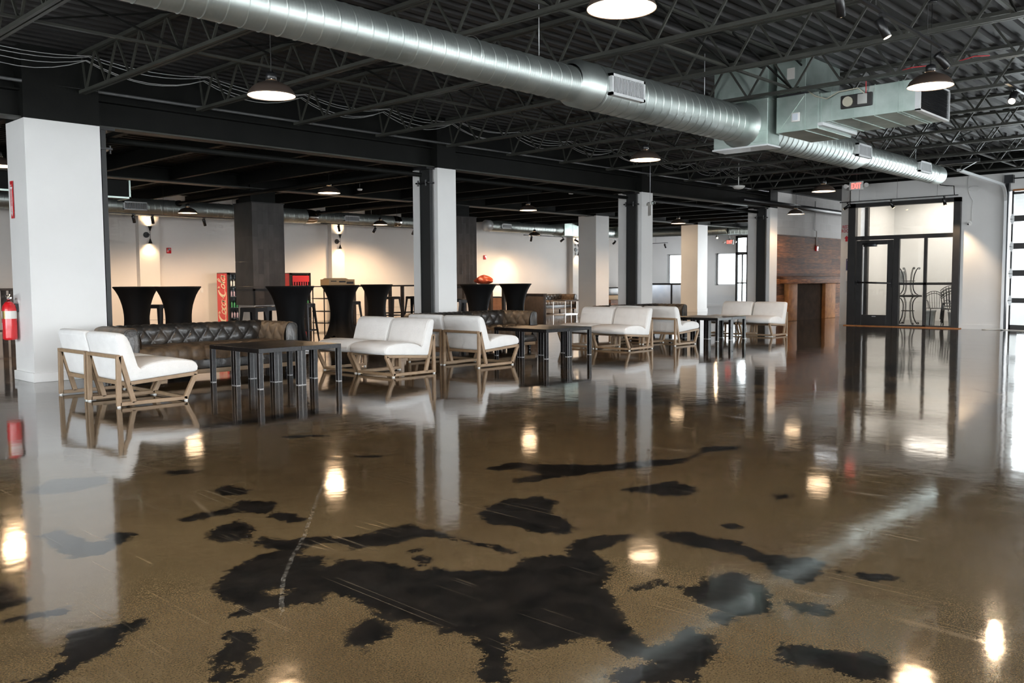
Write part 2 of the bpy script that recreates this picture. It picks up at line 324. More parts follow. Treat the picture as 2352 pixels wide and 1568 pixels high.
# ------------------------------------------------------------------ floor
def seg_sd(px, py, poly, closed=True):
    """unsigned distance + inside mask (numpy)"""
    d = np.full(px.shape, 1e9); ins = np.zeros(px.shape, bool); n = len(poly)
    for i in range(n if closed else n-1):
        ax, ay = poly[i]; bx, by = poly[(i+1) % n]
        ex, ey = bx-ax, by-ay; L = ex*ex+ey*ey+1e-12
        t = np.clip(((px-ax)*ex+(py-ay)*ey)/L, 0, 1)
        d = np.minimum(d, np.hypot(px-ax-t*ex, py-ay-t*ey))
        if closed and ay != by:
            c = ((ay > py) != (by > py)) & (px < ex*(py-ay)/(by-ay)+ax); ins ^= c
    return d, ins
STAINS.append([(3.2,6.60),(4.5,6.62),(6.5,6.6),(9.0,6.58),(8.4,6.7),(6.5,6.78),(4.8,6.92),(3.5,6.8)])
def make_floor():
    xs = sorted(set([-5.4, -2, 0] + [round(.4+.03*i, 3) for i in range(155)] + [round(5.06+.1*i, 3) for i in range(80)] + [14, 18, 22, 26, 30, 36]))
    ys = sorted(set([-4.9, -2, 0] + [round(.4+.03*i, 3) for i in range(155)] + [round(5.06+.1*i, 3) for i in range(60)] + [12, 14, 17, 20, 24.7]))
    X, Y = np.meshgrid(np.array(xs), np.array(ys)); nx, ny = len(xs), len(ys)
    px, py = X.ravel(), Y.ravel()
    sd = np.full(px.shape, -1.)
    for P in STAINS:
        d, ins = seg_sd(px, py, P); sd = np.maximum(sd, np.where(ins, d, -d))
    for P in HOLES:
        d, ins = seg_sd(px, py, P); sd = np.minimum(sd, np.where(ins, -d, d))
    dS, _ = seg_sd(px, py, SCRATCH, False)
    # signed side of the scratch so that it interpolates cleanly
    sg = np.zeros(px.shape); best = np.full(px.shape, 1e9)
    for i in range(len(SCRATCH)-1):
        ax, ay = SCRATCH[i]; bx, by = SCRATCH[i+1]; ex, ey = bx-ax, by-ay
        t = np.clip(((px-ax)*ex+(py-ay)*ey)/(ex*ex+ey*ey), 0, 1); dd = np.hypot(px-ax-t*ex, py-ay-t*ey)
        s = np.sign(ex*(py-ay)-ey*(px-ax)); m = dd < best; best = np.where(m, dd, best); sg = np.where(m, s, sg)
    v = np.stack([px, py, np.zeros_like(px)], 1)
    f = [(j*nx+i, j*nx+i+1, (j+1)*nx+i+1, (j+1)*nx+i) for j in range(ny-1) for i in range(nx-1)]
    me = bpy.data.meshes.new('floor'); me.from_pydata(v.tolist(), [], f)
    a = me.attributes.new('stain', 'FLOAT', 'POINT'); a.data.foreach_set('value', sd.astype(np.float32))
    a = me.attributes.new('scratch', 'FLOAT', 'POINT'); a.data.foreach_set('value', (dS*sg).astype(np.float32))
    o = bpy.data.objects.new('floor', me); COL.objects.link(o); o['kind'] = 'structure'
    m = bpy.data.materials.new('polished_concrete'); m.use_nodes = True; nt = m.node_tree; b = nt.nodes['Principled BSDF']; N = nt.nodes; Lk = nt.links
    me.materials.append(m)
    tc = N.new('ShaderNodeTexCoord')
    def noise(sc, det=4, rough=.5, vec=None, dist=0.):
        n = N.new('ShaderNodeTexNoise'); n.inputs['Scale'].default_value = sc; n.inputs['Detail'].default_value = det; n.inputs['Roughness'].default_value = rough; n.inputs['Distortion'].default_value = dist
        Lk.new(vec or tc.outputs['Object'], n.inputs['Vector']); return n.outputs['Fac']
    def mth(op, a, b_=None, clamp=False):
        n = N.new('ShaderNodeMath'); n.operation = op; n.use_clamp = clamp
        for i, q in enumerate((a, b_)):
            if q is None: continue
            if isinstance(q, (int, float)): n.inputs[i].default_value = q
            else: Lk.new(q, n.inputs[i])
        return n.outputs[0]
    def ramp(f, p0, p1, c0, c1):
        r = N.new('ShaderNodeValToRGB'); r.color_ramp.elements[0].position = p0; r.color_ramp.elements[1].position = p1
        r.color_ramp.elements[0].color = (*c0, 1) if len(c0) == 3 else c0; r.color_ramp.elements[1].color = (*c1, 1) if len(c1) == 3 else c1
        Lk.new(f, r.inputs[0]); return r.outputs[0]
    def mix(f, a, b_, mode='MIX'):
        n = N.new('ShaderNodeMix'); n.data_type = 'RGBA'; n.blend_type = mode
        if isinstance(f, (int, float)): n.inputs[0].default_value = f
        else: Lk.new(f, n.inputs[0])
        for i, q in ((6, a), (7, b_)):
            if isinstance(q, tuple): n.inputs[i].default_value = (*q, 1)
            else: Lk.new(q, n.inputs[i])
        return n.outputs[2]
    base = ramp(noise(.8, 5, .6), .3, .72, (.092, .067, .038), (.148, .112, .064))
    grain = ramp(noise(160, 3, .7), .33, .68, (.50, .48, .45), (1.35, 1.35, 1.32))
    base = mix(.8, base, grain, 'MULTIPLY')
    # pale aggregate flecks
    vo = N.new('ShaderNodeTexVoronoi'); vo.inputs['Scale'].default_value = 120; Lk.new(tc.outputs['Object'], vo.inputs['Vector'])
    fleck = mth('MULTIPLY', ramp(vo.outputs['Distance'], .10, .16, (1,1,1), (0,0,0)), ramp(noise(50, 2), .5, .62, (0,0,0), (1,1,1)))
    base = mix(mth('MULTIPLY', fleck, .5), base, (.34, .28, .19))
    spx = N.new('ShaderNodeSeparateXYZ'); Lk.new(tc.outputs['Object'], spx.inputs[0])
    far_tone = mth('MAXIMUM', mth('MULTIPLY', mth('SUBTRACT', spx.outputs['Y'], 6.52), 200., True), mth('MULTIPLY', mth('SUBTRACT', mth('ADD', spx.outputs['X'], mth('MULTIPLY', noise(1.2, 4), 3.)), 10.), .25, True))
    base = mix(mth('MULTIPLY', far_tone, .5), base, (.020, .015, .011))  # darker slab past the joint, plus base darkening gradually towards larger x
    at = N.new('ShaderNodeAttribute'); at.attribute_name = 'stain'
    edge = mth('ADD', mth('MULTIPLY', mth('SUBTRACT', noise(9, 9, .78), .5), .22), mth('ADD', mth('MULTIPLY', mth('SUBTRACT', noise(55, 5, .8), .5), .12), mth('MULTIPLY', mth('SUBTRACT', noise(23, 5, .75), .5), .10)))
    sdv = mth('ADD', at.outputs['Fac'], edge)
    st = mth('MULTIPLY', mth('ADD', mth('MULTIPLY', sdv, 70.), .5, True), 1.)
    # blotches beyond the mapped ones, out in the deeper room
    mp = N.new('ShaderNodeMapping'); mp.inputs['Location'].default_value = (3.1, 7.7, 0); Lk.new(tc.outputs['Object'], mp.inputs[0])
    far = ramp(noise(.9, 6, .62, mp.outputs[0]), .50, .56, (0,0,0), (.85,.85,.85))
    sp = N.new('ShaderNodeSeparateXYZ'); Lk.new(tc.outputs['Object'], sp.inputs[0])
    fm = mth('MULTIPLY', mth('SUBTRACT', mth('ADD', sp.outputs['X'], mth('MULTIPLY', sp.outputs['Y'], .9)), 9.0), .35, True)
    st = mth('MAXIMUM', st, mth('MULTIPLY', far, fm))
    dark = ramp(noise(7, 5, .65), .35, .8, (.0065, .0066, .007), (.024, .021, .019))
    st = mth('MULTIPLY', st, ramp(noise(30, 4, .6), .18, .36, (.55,.55,.55), (1,1,1)))
    col = mix(st, base, dark)
    # fine pale scratches
    def lines(sc, ang, thr):
        m2 = N.new('ShaderNodeMapping'); m2.inputs['Rotation'].default_value = (0, 0, ang); m2.inputs['Scale'].default_value = (sc, sc*.03, 1); Lk.new(tc.outputs['Object'], m2.inputs[0])
        v2 = N.new('ShaderNodeTexVoronoi'); v2.feature = 'DISTANCE_TO_EDGE'; v2.inputs['Scale'].default_value = 1; Lk.new(m2.outputs[0], v2.inputs['Vector'])
        return ramp(v2.outputs['Distance'], .0, thr, (1,1,1), (0,0,0))
    scr = mth('MAXIMUM', lines(3, .5, .006), lines(2.6, 2.1, .006))
    scr = mth('MULTIPLY', scr, ramp(noise(1.7, 3), .52, .66, (0,0,0), (1,1,1)))
    col = mix(mth('MULTIPLY', scr, .28), col, (.42, .36, .27))
    a2 = N.new('ShaderNodeAttribute'); a2.attribute_name = 'scratch'
    sw = mth('LESS_THAN', mth('ABSOLUTE', mth('ADD', a2.outputs['Fac'], mth('MULTIPLY', mth('SUBTRACT', noise(9), .5), .02))), .009)
    sw = mth('MULTIPLY', sw, ramp(noise(25, 4, .7), .40, .58, (0,0,0), (1,1,1)))
    col = mix(mth('MULTIPLY', sw, .22), col, (.45, .45, .43))
    # saw-cut joints along both directions
    jy = mth('LESS_THAN', mth('ABSOLUTE', mth('SUBTRACT', sp.outputs['Y'], 6.52)), .011)
    jx = mth('LESS_THAN', mth('ABSOLUTE', mth('SUBTRACT', mth('MODULO', mth('ADD', sp.outputs['X'], 56.0), 6.08), 5.1)), .004)
    j = mth('MAXIMUM', jy, mth('MULTIPLY', jx, .0))
    col = mix(mth('MULTIPLY', j, .8), col, (.02, .018, .015))
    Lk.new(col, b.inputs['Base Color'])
    rr = mth('ADD', mth('MULTIPLY', noise(3, 5, .6), .075), .035)
    rr = mth('ADD', rr, mth('MULTIPLY', scr, .10))
    Lk.new(rr, b.inputs['Roughness']); b.inputs['IOR'].default_value = 1.78
    bp = N.new('ShaderNodeBump'); bp.inputs['Strength'].default_value = 1.; bp.inputs['Distance'].default_value = .0012
    dj = mth('DIVIDE', mth('SUBTRACT', sp.outputs['Y'], 6.52), .30); curl = mth('DIVIDE', 2.2, mth('ADD', 1., mth('MULTIPLY', dj, dj)))
    h = mth('ADD', curl, mth('ADD', noise(2.6, 3, .5), mth('MULTIPLY', noise(9, 2, .5), .20))); Lk.new(h, bp.inputs['Height'])
    b2 = N.new('ShaderNodeBump'); b2.inputs['Strength'].default_value = 1; b2.inputs['Distance'].default_value = .004; b2.invert = True
    Lk.new(j, b2.inputs['Height']); Lk.new(bp.outputs['Normal'], b2.inputs['Normal']); Lk.new(b2.outputs['Normal'], b.inputs['Normal'])
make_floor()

# ------------------------------------------------------------------ room shell
AY = 11.32          # front face of the near column row
BY = 17.40          # front face of the back column row
# metal deck over the main hall: ribs run along x
def deck(x0, x1, y0, y1, z, pitch=.2, dep=.045):
    mb = MB(); prof = []; y = y0
    while y < y1 - 1e-6:
        prof += [(y, z), (y+pitch*.42, z), (y+pitch*.55, z+dep), (y+pitch*.87, z+dep)]; y += pitch
    prof.append((y1, z))
    n = len(prof); vs = [(x0, a, b) for a, b in prof] + [(x1, a, b) for a, b in prof]
    mb.add(vs, [(i, n+i, n+i+1, i+1) for i in range(n-1)])
    mb.box(x0, x1, y0, y1, z+dep+.02, z+dep+.12)
    return mb
struct('ceiling', deck(-5.4, 24.0, -4.9, 11.9, 3.99), 'deck_paint', fix=False)
struct('ceiling.001', deck(-5.4, 35.4, 11.9, 24.7, 3.56, .2, .03), 'black_paint', fix=False)
struct('wall_left', MB().box(-5.4, 31.0, 23.0, 23.2, 0, 3.75).box(31.0, 31.2, 23.0, 24.6, 0, 3.75).box(31.0, 35.4, 24.5, 24.6, 0, 3.75), 'warm_wall')
mb = MB()   # far end wall of the side hall with openings
X0, X1 = 35.1, 35.35
for y0, y1, z0, z1 in ((24.5, 22.96, 0, 3.75), (22.96, 21.9, 0, .95), (22.96, 21.9, 2.39, 3.75), (21.9, 20.41, 0, 3.75), (20.41, 19.40, 0, .95), (20.41, 19.40, 2.38, 3.75), (17.3, 16.8, 0, 3.75), (12.2, 11.5, 0, 3.75), (16.8, 12.2, 0, .1), (16.8, 12.2, 3.0, 3.75), (19.36, 17.3, 3.12, 3.75)):
    mb.box(X0, X1, y0, y1, z0, z1)
mb.box(X0, X1, 19.40, 19.36, 0, 3.75)
struct('wall_far', mb, 'end_wall')
struct('baseboard_far', B(35.07, 35.1, 19.40, 24.5, 0, .11), 'white_paint')
# block wall that closes the main hall behind the fourth column
struct('wall_middle', B(22.80, 28.4, 11.46, 11.66, 0, 3.62), 'brick')
struct('wall_middle.001', B(22.80, 28.4, 11.46, 11.66, 3.62, 4.2), 'black_paint')
struct('wall_middle.002', B(28.4, 35.1, 11.46, 11.66, 0, 3.9), 'warm_wall')
struct('ceiling.002', B(24.0, 35.4, 4.0, 11.9, 3.66, 3.8), 'black_paint')
# wall with the entrance (faces -x)
WX = 22.32
mb = MB()
mb.box(WX, WX+.18, 9.10, 9.12, 0, 3.56)
mb.box(WX, WX+.18, 6.47, 9.12, 3.09, 3.56)
mb.box(WX, WX+.18, 5.50, 6.47, 0, 3.56)
mb.box(WX, WX+.18, 2.1, 5.50, 3.14, 3.56)
mb.box(WX, WX+.18, -4.9, 2.1, 0, 3.56)
mb.box(22.72, 22.9, 9.10, 9.50, 0, 3.62)
mb.box(WX+.18, 22.9, 9.06, 9.12, 0, 3.56)
struct('wall_right', mb, 'white_paint')
struct('wall_right.001', MB().box(WX-.02, WX+.2, -4.9, 9.12, 3.56, 4.2).box(WX+.2, 22.9, 9.0, 11.5, 3.62, 4.2), 'black_paint')
struct('baseboard_right', MB().box(WX-.02, WX, 5.56, 6.46, 0, .11).box(22.70, 22.72, 9.14, 9.50, 0, .11), 'white_paint')
# vestibule behind the entrance
struct('wall_vestibule', MB().box(22.9, 26.2, 9.40, 9.5, 0, 3.62).box(26.2, 26.3, 5.6, 9.5, 0, 3.62).box(22.5, 26.3, 5.6, 5.7, 0, 3.62), 'white_paint')
struct('ceiling.003', B(22.9, 26.2, 5.7, 9.4, 3.5, 3.6), 'white_paint')
# walls behind the camera, with the big daylight openings
mb = MB(); mb.box(-5.4, 22.5, -4.9, -4.75, 3.15, 4.2).box(-5.4, 22.5, -4.9, -4.75, 0, .1)
for x in (-5.4, .6, 6.6, 12.6, 18.6): mb.box(x, x+1., -4.9, -4.75, .1, 3.15)
mb.box(19.6, 22.5, -4.9, -4.75, .1, 3.15)
struct('wall_near', mb, 'white_paint')
mb = MB(); mb.box(-5.4, -5.25, -4.9, 23.2, 3.15, 4.2).box(-5.4, -5.25, -4.9, 23.2, 0, .1).box(-5.4, -5.25, 11.6, 23.2, .1, 3.15)
for y in (-4.9, 1.0, 6.0, 10.6): mb.box(-5.4, -5.25, y, y+1., .1, 3.15)
struct('wall_back', mb, 'white_paint')

# pilasters on the long back wall
for i, (x0, x1) in enumerate(((4.1, 4.6), (10.1, 10.64), (16.12, 16.6), (22.25, 22.7), (27.95, 28.35))):
    o = B(x0, x1, 22.8, 22.999, 0, 3.55).build('pilaster', 'warm_wall')
    tag(o, ['white pilaster on the back wall, hidden behind the wide white column', 'white pilaster carrying the left wall sconce', 'white pilaster carrying the right wall sconce above the cardboard box', 'white pilaster beside the dark clad column end, near the second fire alarm', 'white pilaster on the back wall above the far tufted sofa, beside the tapered white column'][i], 'pilaster', 'pilasters on the back wall')

# ------------------------------------------------------------------ columns
def column(x0, x1, y0, y1, ztop, label, base=True, m='white_paint', ceil=3.99):
    t = thing('column', label, 'column', ((x0+x1)/2, (y0+y1)/2, 0))
    w, d = (x1-x0)/2, (y1-y0)/2
    B(-w, w, -d, d, 0, ztop).build('shaft', m, t)
    B(-w, w, -d, d, ztop, ceil).build('upper_shaft', 'black_paint', t)['label'] = 'black painted top of the column'
    if base: B(-w-.022, w+.022, -d-.022, d+.022, 0, .115).build('baseboard', 'white_paint', t, bevel=.006)
    return t
column(3.70, 4.57, AY, 11.95, 3.135, 'wide white column at the left with a fire extinguisher on its side')
column(10.21, 10.64, AY, 11.97, 3.13, 'white column with black steel post, behind the second leather sofa')
column(16.29, 16.72, AY, 11.96, 3.14, 'white column with an exit sign hanging in front of it')
column(22.36, 22.79, AY, 11.98, 3.14, 'rightmost white column, next to the reclaimed wood wall')
column(-2.4, -1.5, AY, 11.95, 3.135, 'wide white column beyond the left edge of the picture')
# steel posts
def post(x, y, label, sg=1):
    t = thing('steel_post', label, 'post', (x, y, 0))
    mb = MB().box(-.03, .03, -.13, -.115, 0, 3.10).box(-.03, .03, .115, .13, 0, 3.10).box(-.006, .006, -.115, .115, 0, 3.10)
    mb.build('post_shaft', 'post_paint', t)
    B(-.13*sg, .05*sg, -.17, .17, 3.10, 3.13).build('cap_plate', 'black_metal', t)
    B(-.10*sg, .05*sg, -.16, .16, 2.86, 2.885).build('splice_plate', 'black_metal', t)
    for sx in (-.09*sg, .03*sg):
        for sy in (-.10, .10): MB().lathe([(.016,2.82),(.016,2.92)], 6, (sx,sy,0), True, False).build('bolt', 'black_metal', t)
post(10.13, 11.53, 'black steel H post on the left side of the second white column')
post(16.21, 11.53, 'black steel H post against the column with the hanging exit sign')
post(22.28, 11.53, 'black steel H post against the rightmost white column')
post(4.63, 11.50, 'black steel H post on the right side of the wide left column', -1)
# back row
def bcol(x0, x1, ztop, label, clad=False):
    t = thing('column', label, 'column', ((x0+x1)/2, BY+.36, 0)); w = (x1-x0)/2
    if clad:
        B(-w+.03, w-.03, -.33, .36, 0, .70).build('shaft', 'white_paint', t)
        B(-w, w, -.36, .40, .68, 2.94).build('cladding', 'clad_wood', t)['label'] = 'dark glazed board cladding'
        B(-w-.015, w+.015, -.375, .415, 2.93, 2.955).build('trim_cap', 'frame_metal', t)
        MB().box(-w-.012, w+.012, -.372, .41, 1.0, 1.05).box(-w-.012, -w+.03, -.372, -.33, .70, 1.05).build('corner_guard', 'gun_metal', t)
        B(-.33, .29, -.2, .3, 2.95, 3.56).build('upper_shaft', 'black_paint', t)
    else:
        B(-w, w, -.36, .36, 0, ztop).build('shaft', 'white_paint', t)
        B(-w, w, -.36, .36, ztop, 3.56).build('upper_shaft', 'black_paint', t)
        B(-w-.02, w+.02, -.38, .38, 0, .115).build('baseboard', 'white_paint', t)
    return t
bcol(10.22, 11.02, 0, 'dark clad column with white foot beside the red-sided drinks fridge', True)
bcol(16.30, 17.12, 0, 'dark clad column half hidden by the second white column', True)
bcol(22.50, 23.19, 3.27, 'beige-lit square column between the far sofa and the booth')
bcol(28.67, 29.36, 3.24, 'square column in front of the daylit windows, warm on its left face')

# ------------------------------------------------------------------ big beams
def ibeam(name, label, x0, x1, y, zb, zt, w=.2):
    t = thing(name, label, 'beam', (0, y, 0))
    B(x0, x1, -.008, .008, zb+.02, zt-.02).build('web', 'black_paint', t)
    B(x0, x1, -w/2, w/2, zb, zb+.02).build('bottom_flange', 'joist_paint', t)
    B(x0, x1, -w/2, w/2, zt-.02, zt).build('top_flange', 'black_paint', t)
    return t
ibeam('steel_beam', 'deep black steel beam along the near row of white columns', -5.2, 22.8, 11.50, 3.14, 3.48, .22)
struct('wall_upper', B(-5.2, 24, 11.58, 11.88, 3.48, 3.99), 'black_paint')
ibeam('steel_beam', 'black girder over the back row of columns in the side hall', -5.2, 35.1, 17.62, 3.25, 3.54, .3)
for i in range(19):
    x = 2.42 + 1.52*i
    o = MB().box(x-.05, x+.05, 11.95, 17.5, 3.30, 3.54).box(x-.05, x+.05, 17.75, 22.99, 3.30, 3.54).build('ceiling_beam', 'black_paint')
    tag(o, '%s black cross beam under the side hall ceiling counting from the left end' % ORD[i], 'beam', 'black cross beams of the side hall')

# ------------------------------------------------------------------ open-web joists
def joist(x, label, y0=-4.7, y1=11.33, parts=True):
    t = thing('bar_joist', label, 'joist', (x, 0, 0), 0, 'open-web joists of the main hall')
    zb, zt = 3.50, 3.985
    MB().bar((-.026, y0, zb+.018), (-.026, y1, zb+.018), .034, .036).bar((.026, y0, zb+.018), (.026, y1, zb+.018), .034, .036).build('bottom_chord', 'joist_paint', t)
    MB().bar((-.03, y0, zt-.02), (-.03, y1, zt-.02), .044, .04).bar((.03, y0, zt-.02), (.03, y1, zt-.02), .044, .04).build('top_chord', 'joist_paint', t)
    mb = MB(); y = y1-.03; k = 0; st = .31
    mb.bar((0, y, zt-.03), (0, y-.10, zb+.03), .02, .02); y -= .10
    while y - st > y0:
        a, b = (zb+.03, zt-.03) if k % 2 == 0 else (zt-.03, zb+.03)
        mb.bar((0, y, a), (0, y-st+.025, b), .022, .022); y -= st; k += 1
    mb.build('web', 'joist_paint', t)
    return t
JX = [2.86+1.52*k for k in range(13)]
for k, x in enumerate(JX): joist(x, '%s open-web steel joist from the camera, counting along the big round duct' % ORD[k])
for i, y in enumerate((8.67, 5.05, 2.2)):
    t = thing('joist_bridging', ['black bridging angles between joists, row nearest the column beam', 'black bridging angles between joists, row just behind the round duct', 'black bridging angles between joists, row above the black track lights'][i], 'bridging', (0, y, 0), 0, 'bridging rows')
    B(1.0, 22.2, -.018, .018, 3.536, 3.56).build('bottom_angle', 'joist_paint', t)
    B(1.0, 22.2, -.018, .018, 3.915, 3.94).build('top_angle', 'joist_paint', t)
    for k in range(12):
        a, b = JX[k]+.04, JX[k+1]-.04
        MB().bar((a, .02, 3.55), (b, .02, 3.93), .018, .018).bar((a, -.02, 3.93), (b, -.02, 3.55), .018, .018).build('cross_brace', 'black_paint', t)
# slack white cables hung between the joists
for i, (y, sag, z) in enumerate(((11.1, .10, 3.93), (11.16, .135, 3.90), (11.2, .16, 3.90), (11.04, .075, 3.93))):
    pts = []
    xs = [1.2] + JX
    for a, b in zip(xs[:-1], xs[1:]):
        rr = random.uniform(.8, 1.2)
        for q in range(8):
            u = q/8; pts.append((a+(b-a)*u, y+random.uniform(-.01, .01), z-.45*0 - sag*rr*4*u*(1-u)-.02))
    tag(MB().tube(pts, .0052, 5).build('ceiling_cable', 'cable_wire'), ['uppermost white cable of the slack bundle along the beam', 'slack white cable in the middle of the bundle along the beam', 'lowest sagging white cable of the bundle along the beam', 'white cable of the bundle running nearest the camera along the beam'][i], 'cable', 'white cables strung through the joists')
tag(MB().tube([(-5, 11.36, 3.56), (22.2, 11.30, 3.56)], .020, 8).build('conduit_pipe', 'conduit_grey'), 'thin dark conduit pipe running along the beam over the near columns', 'pipe')
tag(MB().tube([(4.8, 11.66, 3.03), (22.3, 11.66, 3.03)], .038, 10).build('sprinkler_pipe', 'black_paint'), 'thick black sprinkler pipe just behind the steel beam', 'pipe')
t = thing('sprinkler_pipe', 'black pipe ending in a flange beside the left side hall pendant', 'pipe', (10.05, 0, 3.10))
MB().tube([(0, 20.4, 0), (0, 12.2, 0)], .04, 10).build('pipe_run', 'black_paint', t)
MB().tube([(0, 20.47, 0), (0, 20.4, 0)], .075, 10).build('flange', 'black_paint', t)
t = thing('sprinkler_pipe', 'black pipe ending in a flange right of the first dark clad column', 'pipe', (13.9, 0, 3.06))
MB().tube([(0, 20.2, 0), (0, 12.2, 0)], .04, 10).build('pipe_run', 'black_paint', t)
MB().tube([(0, 20.27, 0), (0, 20.2, 0)], .075, 10).build('flange', 'black_paint', t)
tag(MB().tube([(20.2, 11.0, 3.2), (30, 11.3, 3.22)], .07, 12).build('black_pipe', 'black_metal'), 'thick black pipe crossing the painted block wall', 'pipe')
tag(MB().tube([(4.5, 5.35, 3.93), (22.2, 5.75, 3.93)], .05, 12).build('roof_pipe', 'deck_paint'), 'grey roof pipe running above the round duct toward the entrance', 'pipe')

# ------------------------------------------------------------------ round ducts
def spiral(name, x0, x1, r, parent, c=(0,0), n=44, pitch=.155, m='spiral'):
    """spiral-seam round duct along x; seams are real helical ridges"""
    rows = [0, .43, .46, .48, .5, .52, .54, .57]; S = []
    k = math.floor(x0/pitch)-1
    while k*pitch < x1+pitch:
        S += [(k+q)*pitch for q in rows]; k += 1
    vs = []; fs = []
    for s in S:
        ph = (s/pitch) % 1
        dr = .0050*max(0, 1-abs(ph-.5)/.035)
        for j in range(n+1):
            a = 2*PI*j/n; x = min(max(s + pitch*j/n - pitch*.5, x0), x1)
            vs.append((x, c[0]+(r+dr)*math.cos(a), c[1]+(r+dr)*math.sin(a)))
    for i in range(len(S)-1):
        for j in range(n): fs.append((i*(n+1)+j, i*(n+1)+j+1, (i+1)*(n+1)+j+1, (i+1)*(n+1)+j))
    mb = MB(); mb.add(vs, fs, True)
    return mb.build(name, m, parent, fix=False)
def ring(name, prof, parent, c=(0,0), n=44, m='spiral'):
    vs = []; fs = []
    for x, r in prof:
        for j in range(n):
            a = 2*PI*j/n; vs.append((x, c[0]+r*math.cos(a), c[1]+r*math.sin(a)))
    for i in range(len(prof)-1):
        for j in range(n): fs.append((i*n+j, i*n+(j+1)%n, (i+1)*n+(j+1)%n, (i+1)*n+j))
    return MB().add(vs, fs, True).build(name, m, parent)
def duct_vent(x0, x1, r, zc, parent, h=.17, side=-1):
    """grille box saddled on the duct side facing -y; local frame of the duct (axis at 0,0)"""
    y = side*(r+.035)
    fr = MB(); e = .028
    fr.box(x0, x1, y, side*(r-.06), zc-h/2, zc-h/2+e).box(x0, x1, y, side*(r-.06), zc+h/2-e, zc+h/2).box(x0, x0+e, y, side*(r-.06), zc-h/2, zc+h/2).box(x1-e, x1, y, side*(r-.06), zc-h/2, zc+h/2)
    g = fr.build('vent_grille', 'pale_metal', parent)
    sl = MB(); x = x0+e+.008
    while x < x1-e: sl.box(x, x+.008, y+side*-.006, y-side*.03, zc-h/2+e, zc+h/2-e); x += .026
    sl.build('slats', 'pale_metal', g)
    B(x0+e, x1-e, y-side*.032, y-side*.04, zc-h/2+e, zc+h/2-e).build('backing', 'ink', g)
DY, DZ = 5.81, 3.21
t = thing('round_duct', 'big galvanised spiral duct crossing the whole hall below the joists', 'duct', (0, DY, DZ))
spiral('duct_section', -5.2, 7.10, .178, t, (0, -.02))
ring('coupling', [(7.06, .182), (7.10, .205), (7.14, .238), (7.40, .240), (7.42, .246), (7.44, .240)], t)
spiral('duct_section', 7.40, 10.58, .237, t)
ring('duct_flange', [(10.42, .239), (10.50, .243), (10.585, .285), (10.60, .30)], t)
spiral('duct_section', 10.93, 14.05, .237, t)
ring('coupling', [(14.03, .238), (14.36, .240), (14.46, .205), (14.52, .182), (14.6, .182)], t)
spiral('duct_section', 14.5, 18.42, .178, t)
ring('end_cap', [(18.0, .182), (18.02, .186), (18.44, .182), (18.47, .165), (18.475, 0.001)], t)
duct_vent(7.43, 8.03, .237, 0.0, t, .22); duct_vent(13.85, 14.40, .237, 0.0, t, .2); duct_vent(16.85, 17.45, .178, 0.02, t, .2)
for x in (1.6, 6.6, 9.7, 12.8, 17.2): MB().tube([(x, 0, .18), (x, 0, .76)], .004, 5).build('hanger_wire', 'pale_metal', t)
for x in (5.62, 8.6, 12.2):
    ring('seam_band', [(x, (.18 if x < 7 else .239)), (x+.005, (.183 if x < 7 else .243)), (x+.02, (.18 if x < 7 else .239))], t)
# supply plenum
t = thing('duct_plenum', 'tall galvanised box plenum that the big round duct runs through', 'duct box', (10.6, 5.81, 0))
B(0, .33, -.39, .39, 2.92, 3.99).build('plenum_box', 'galv', t, bevel=.004, seg=1)
mb = MB()
for z in (3.50, 3.56): mb.box(-.012, .342, -.402, .402, z, z+.012)
mb.box(-.008, 0, -.39, .39, 3.10, 3.105).box(-.008, 0, -.39, .39, 2.96, 2.965)
mb.build('seam_strips', 'galv', t)
B(-.014, .344, -.404, .404, 2.905, 2.925).build('bottom_flange', 'pale_metal', t)
# return box
t = thing('return_duct', 'long rectangular galvanised return duct with a grille at its end', 'duct box', (10.72, 0, 0))
B(0, 1.03, 4.80, 5.36, 3.06, 3.515).build('elbow_box', 'galv', t, bevel=.004, seg=1)
B(0, 1.03, 3.62, 4.80, 3.128, 3.487).build('duct_box', 'galv', t, bevel=.004, seg=1)
B(0, 1.03, 4.97, 5.36, 3.545, 3.99).build('riser_box', 'galv', t, bevel=.004, seg=1)
B(.02, 1.01, 4.99, 5.34, 3.50, 3.55).build('riser_joint', 'ink', t)
mb = MB()
for y in (4.76, 4.63, 4.36, 4.10, 3.83, 3.78): mb.box(-.007, 1.037, y, y+.007, 3.12, 3.494)
mb.box(-.007, 1.037, 4.97, 4.977, 3.053, 3.52).box(-.007, 1.037, 4.97, 5.36, 3.62, 3.632)
mb.bar((-.005, 5.33, 3.08), (-.005, 4.99, 3.49), .010, .012, (1,0,0))
mb.build('seam_strips', 'galv', t)
B(-.02, 1.05, 4.73, 4.80, 3.09, 3.128).build('joint_flange', 'pale_metal', t)
fr = MB().box(-.012, 1.042, 3.58, 3.64, 3.116, 3.138).box(-.012, 1.042, 3.58, 3.64, 3.477, 3.498).box(-.012, .012, 3.58, 3.64, 3.12, 3.497).box(1.02, 1.042, 3.58, 3.64, 3.12, 3.497)
g = fr.build('end_grille', 'pale_metal', t)
mb = MB(); z = 3.144
while z < 3.477: mb.box(.012, 1.02, 3.592, 3.61, z, z+.004); z += .015
mb.build('slats', 'gun_metal', g); B(.01, 1.02, 3.615, 3.62, 3.138, 3.477).build('backing', 'ink', g)
B(-.006, 0, 5.12, 5.22, 3.72, 3.86).build('paper_label', 'pale_sign', t)
cb = thing('control_box', 'small white control box with a blue-grey cover on the return duct elbow', 'control box', (10.72, 5.09, 3.23))
B(-.03, 0, -.055, .055, -.055, .06).build('box_body', 'white_plastic', cb, bevel=.008)
B(-.036, -.03, -.035, .035, -.035, .045).build('cover', 'frost', cb)
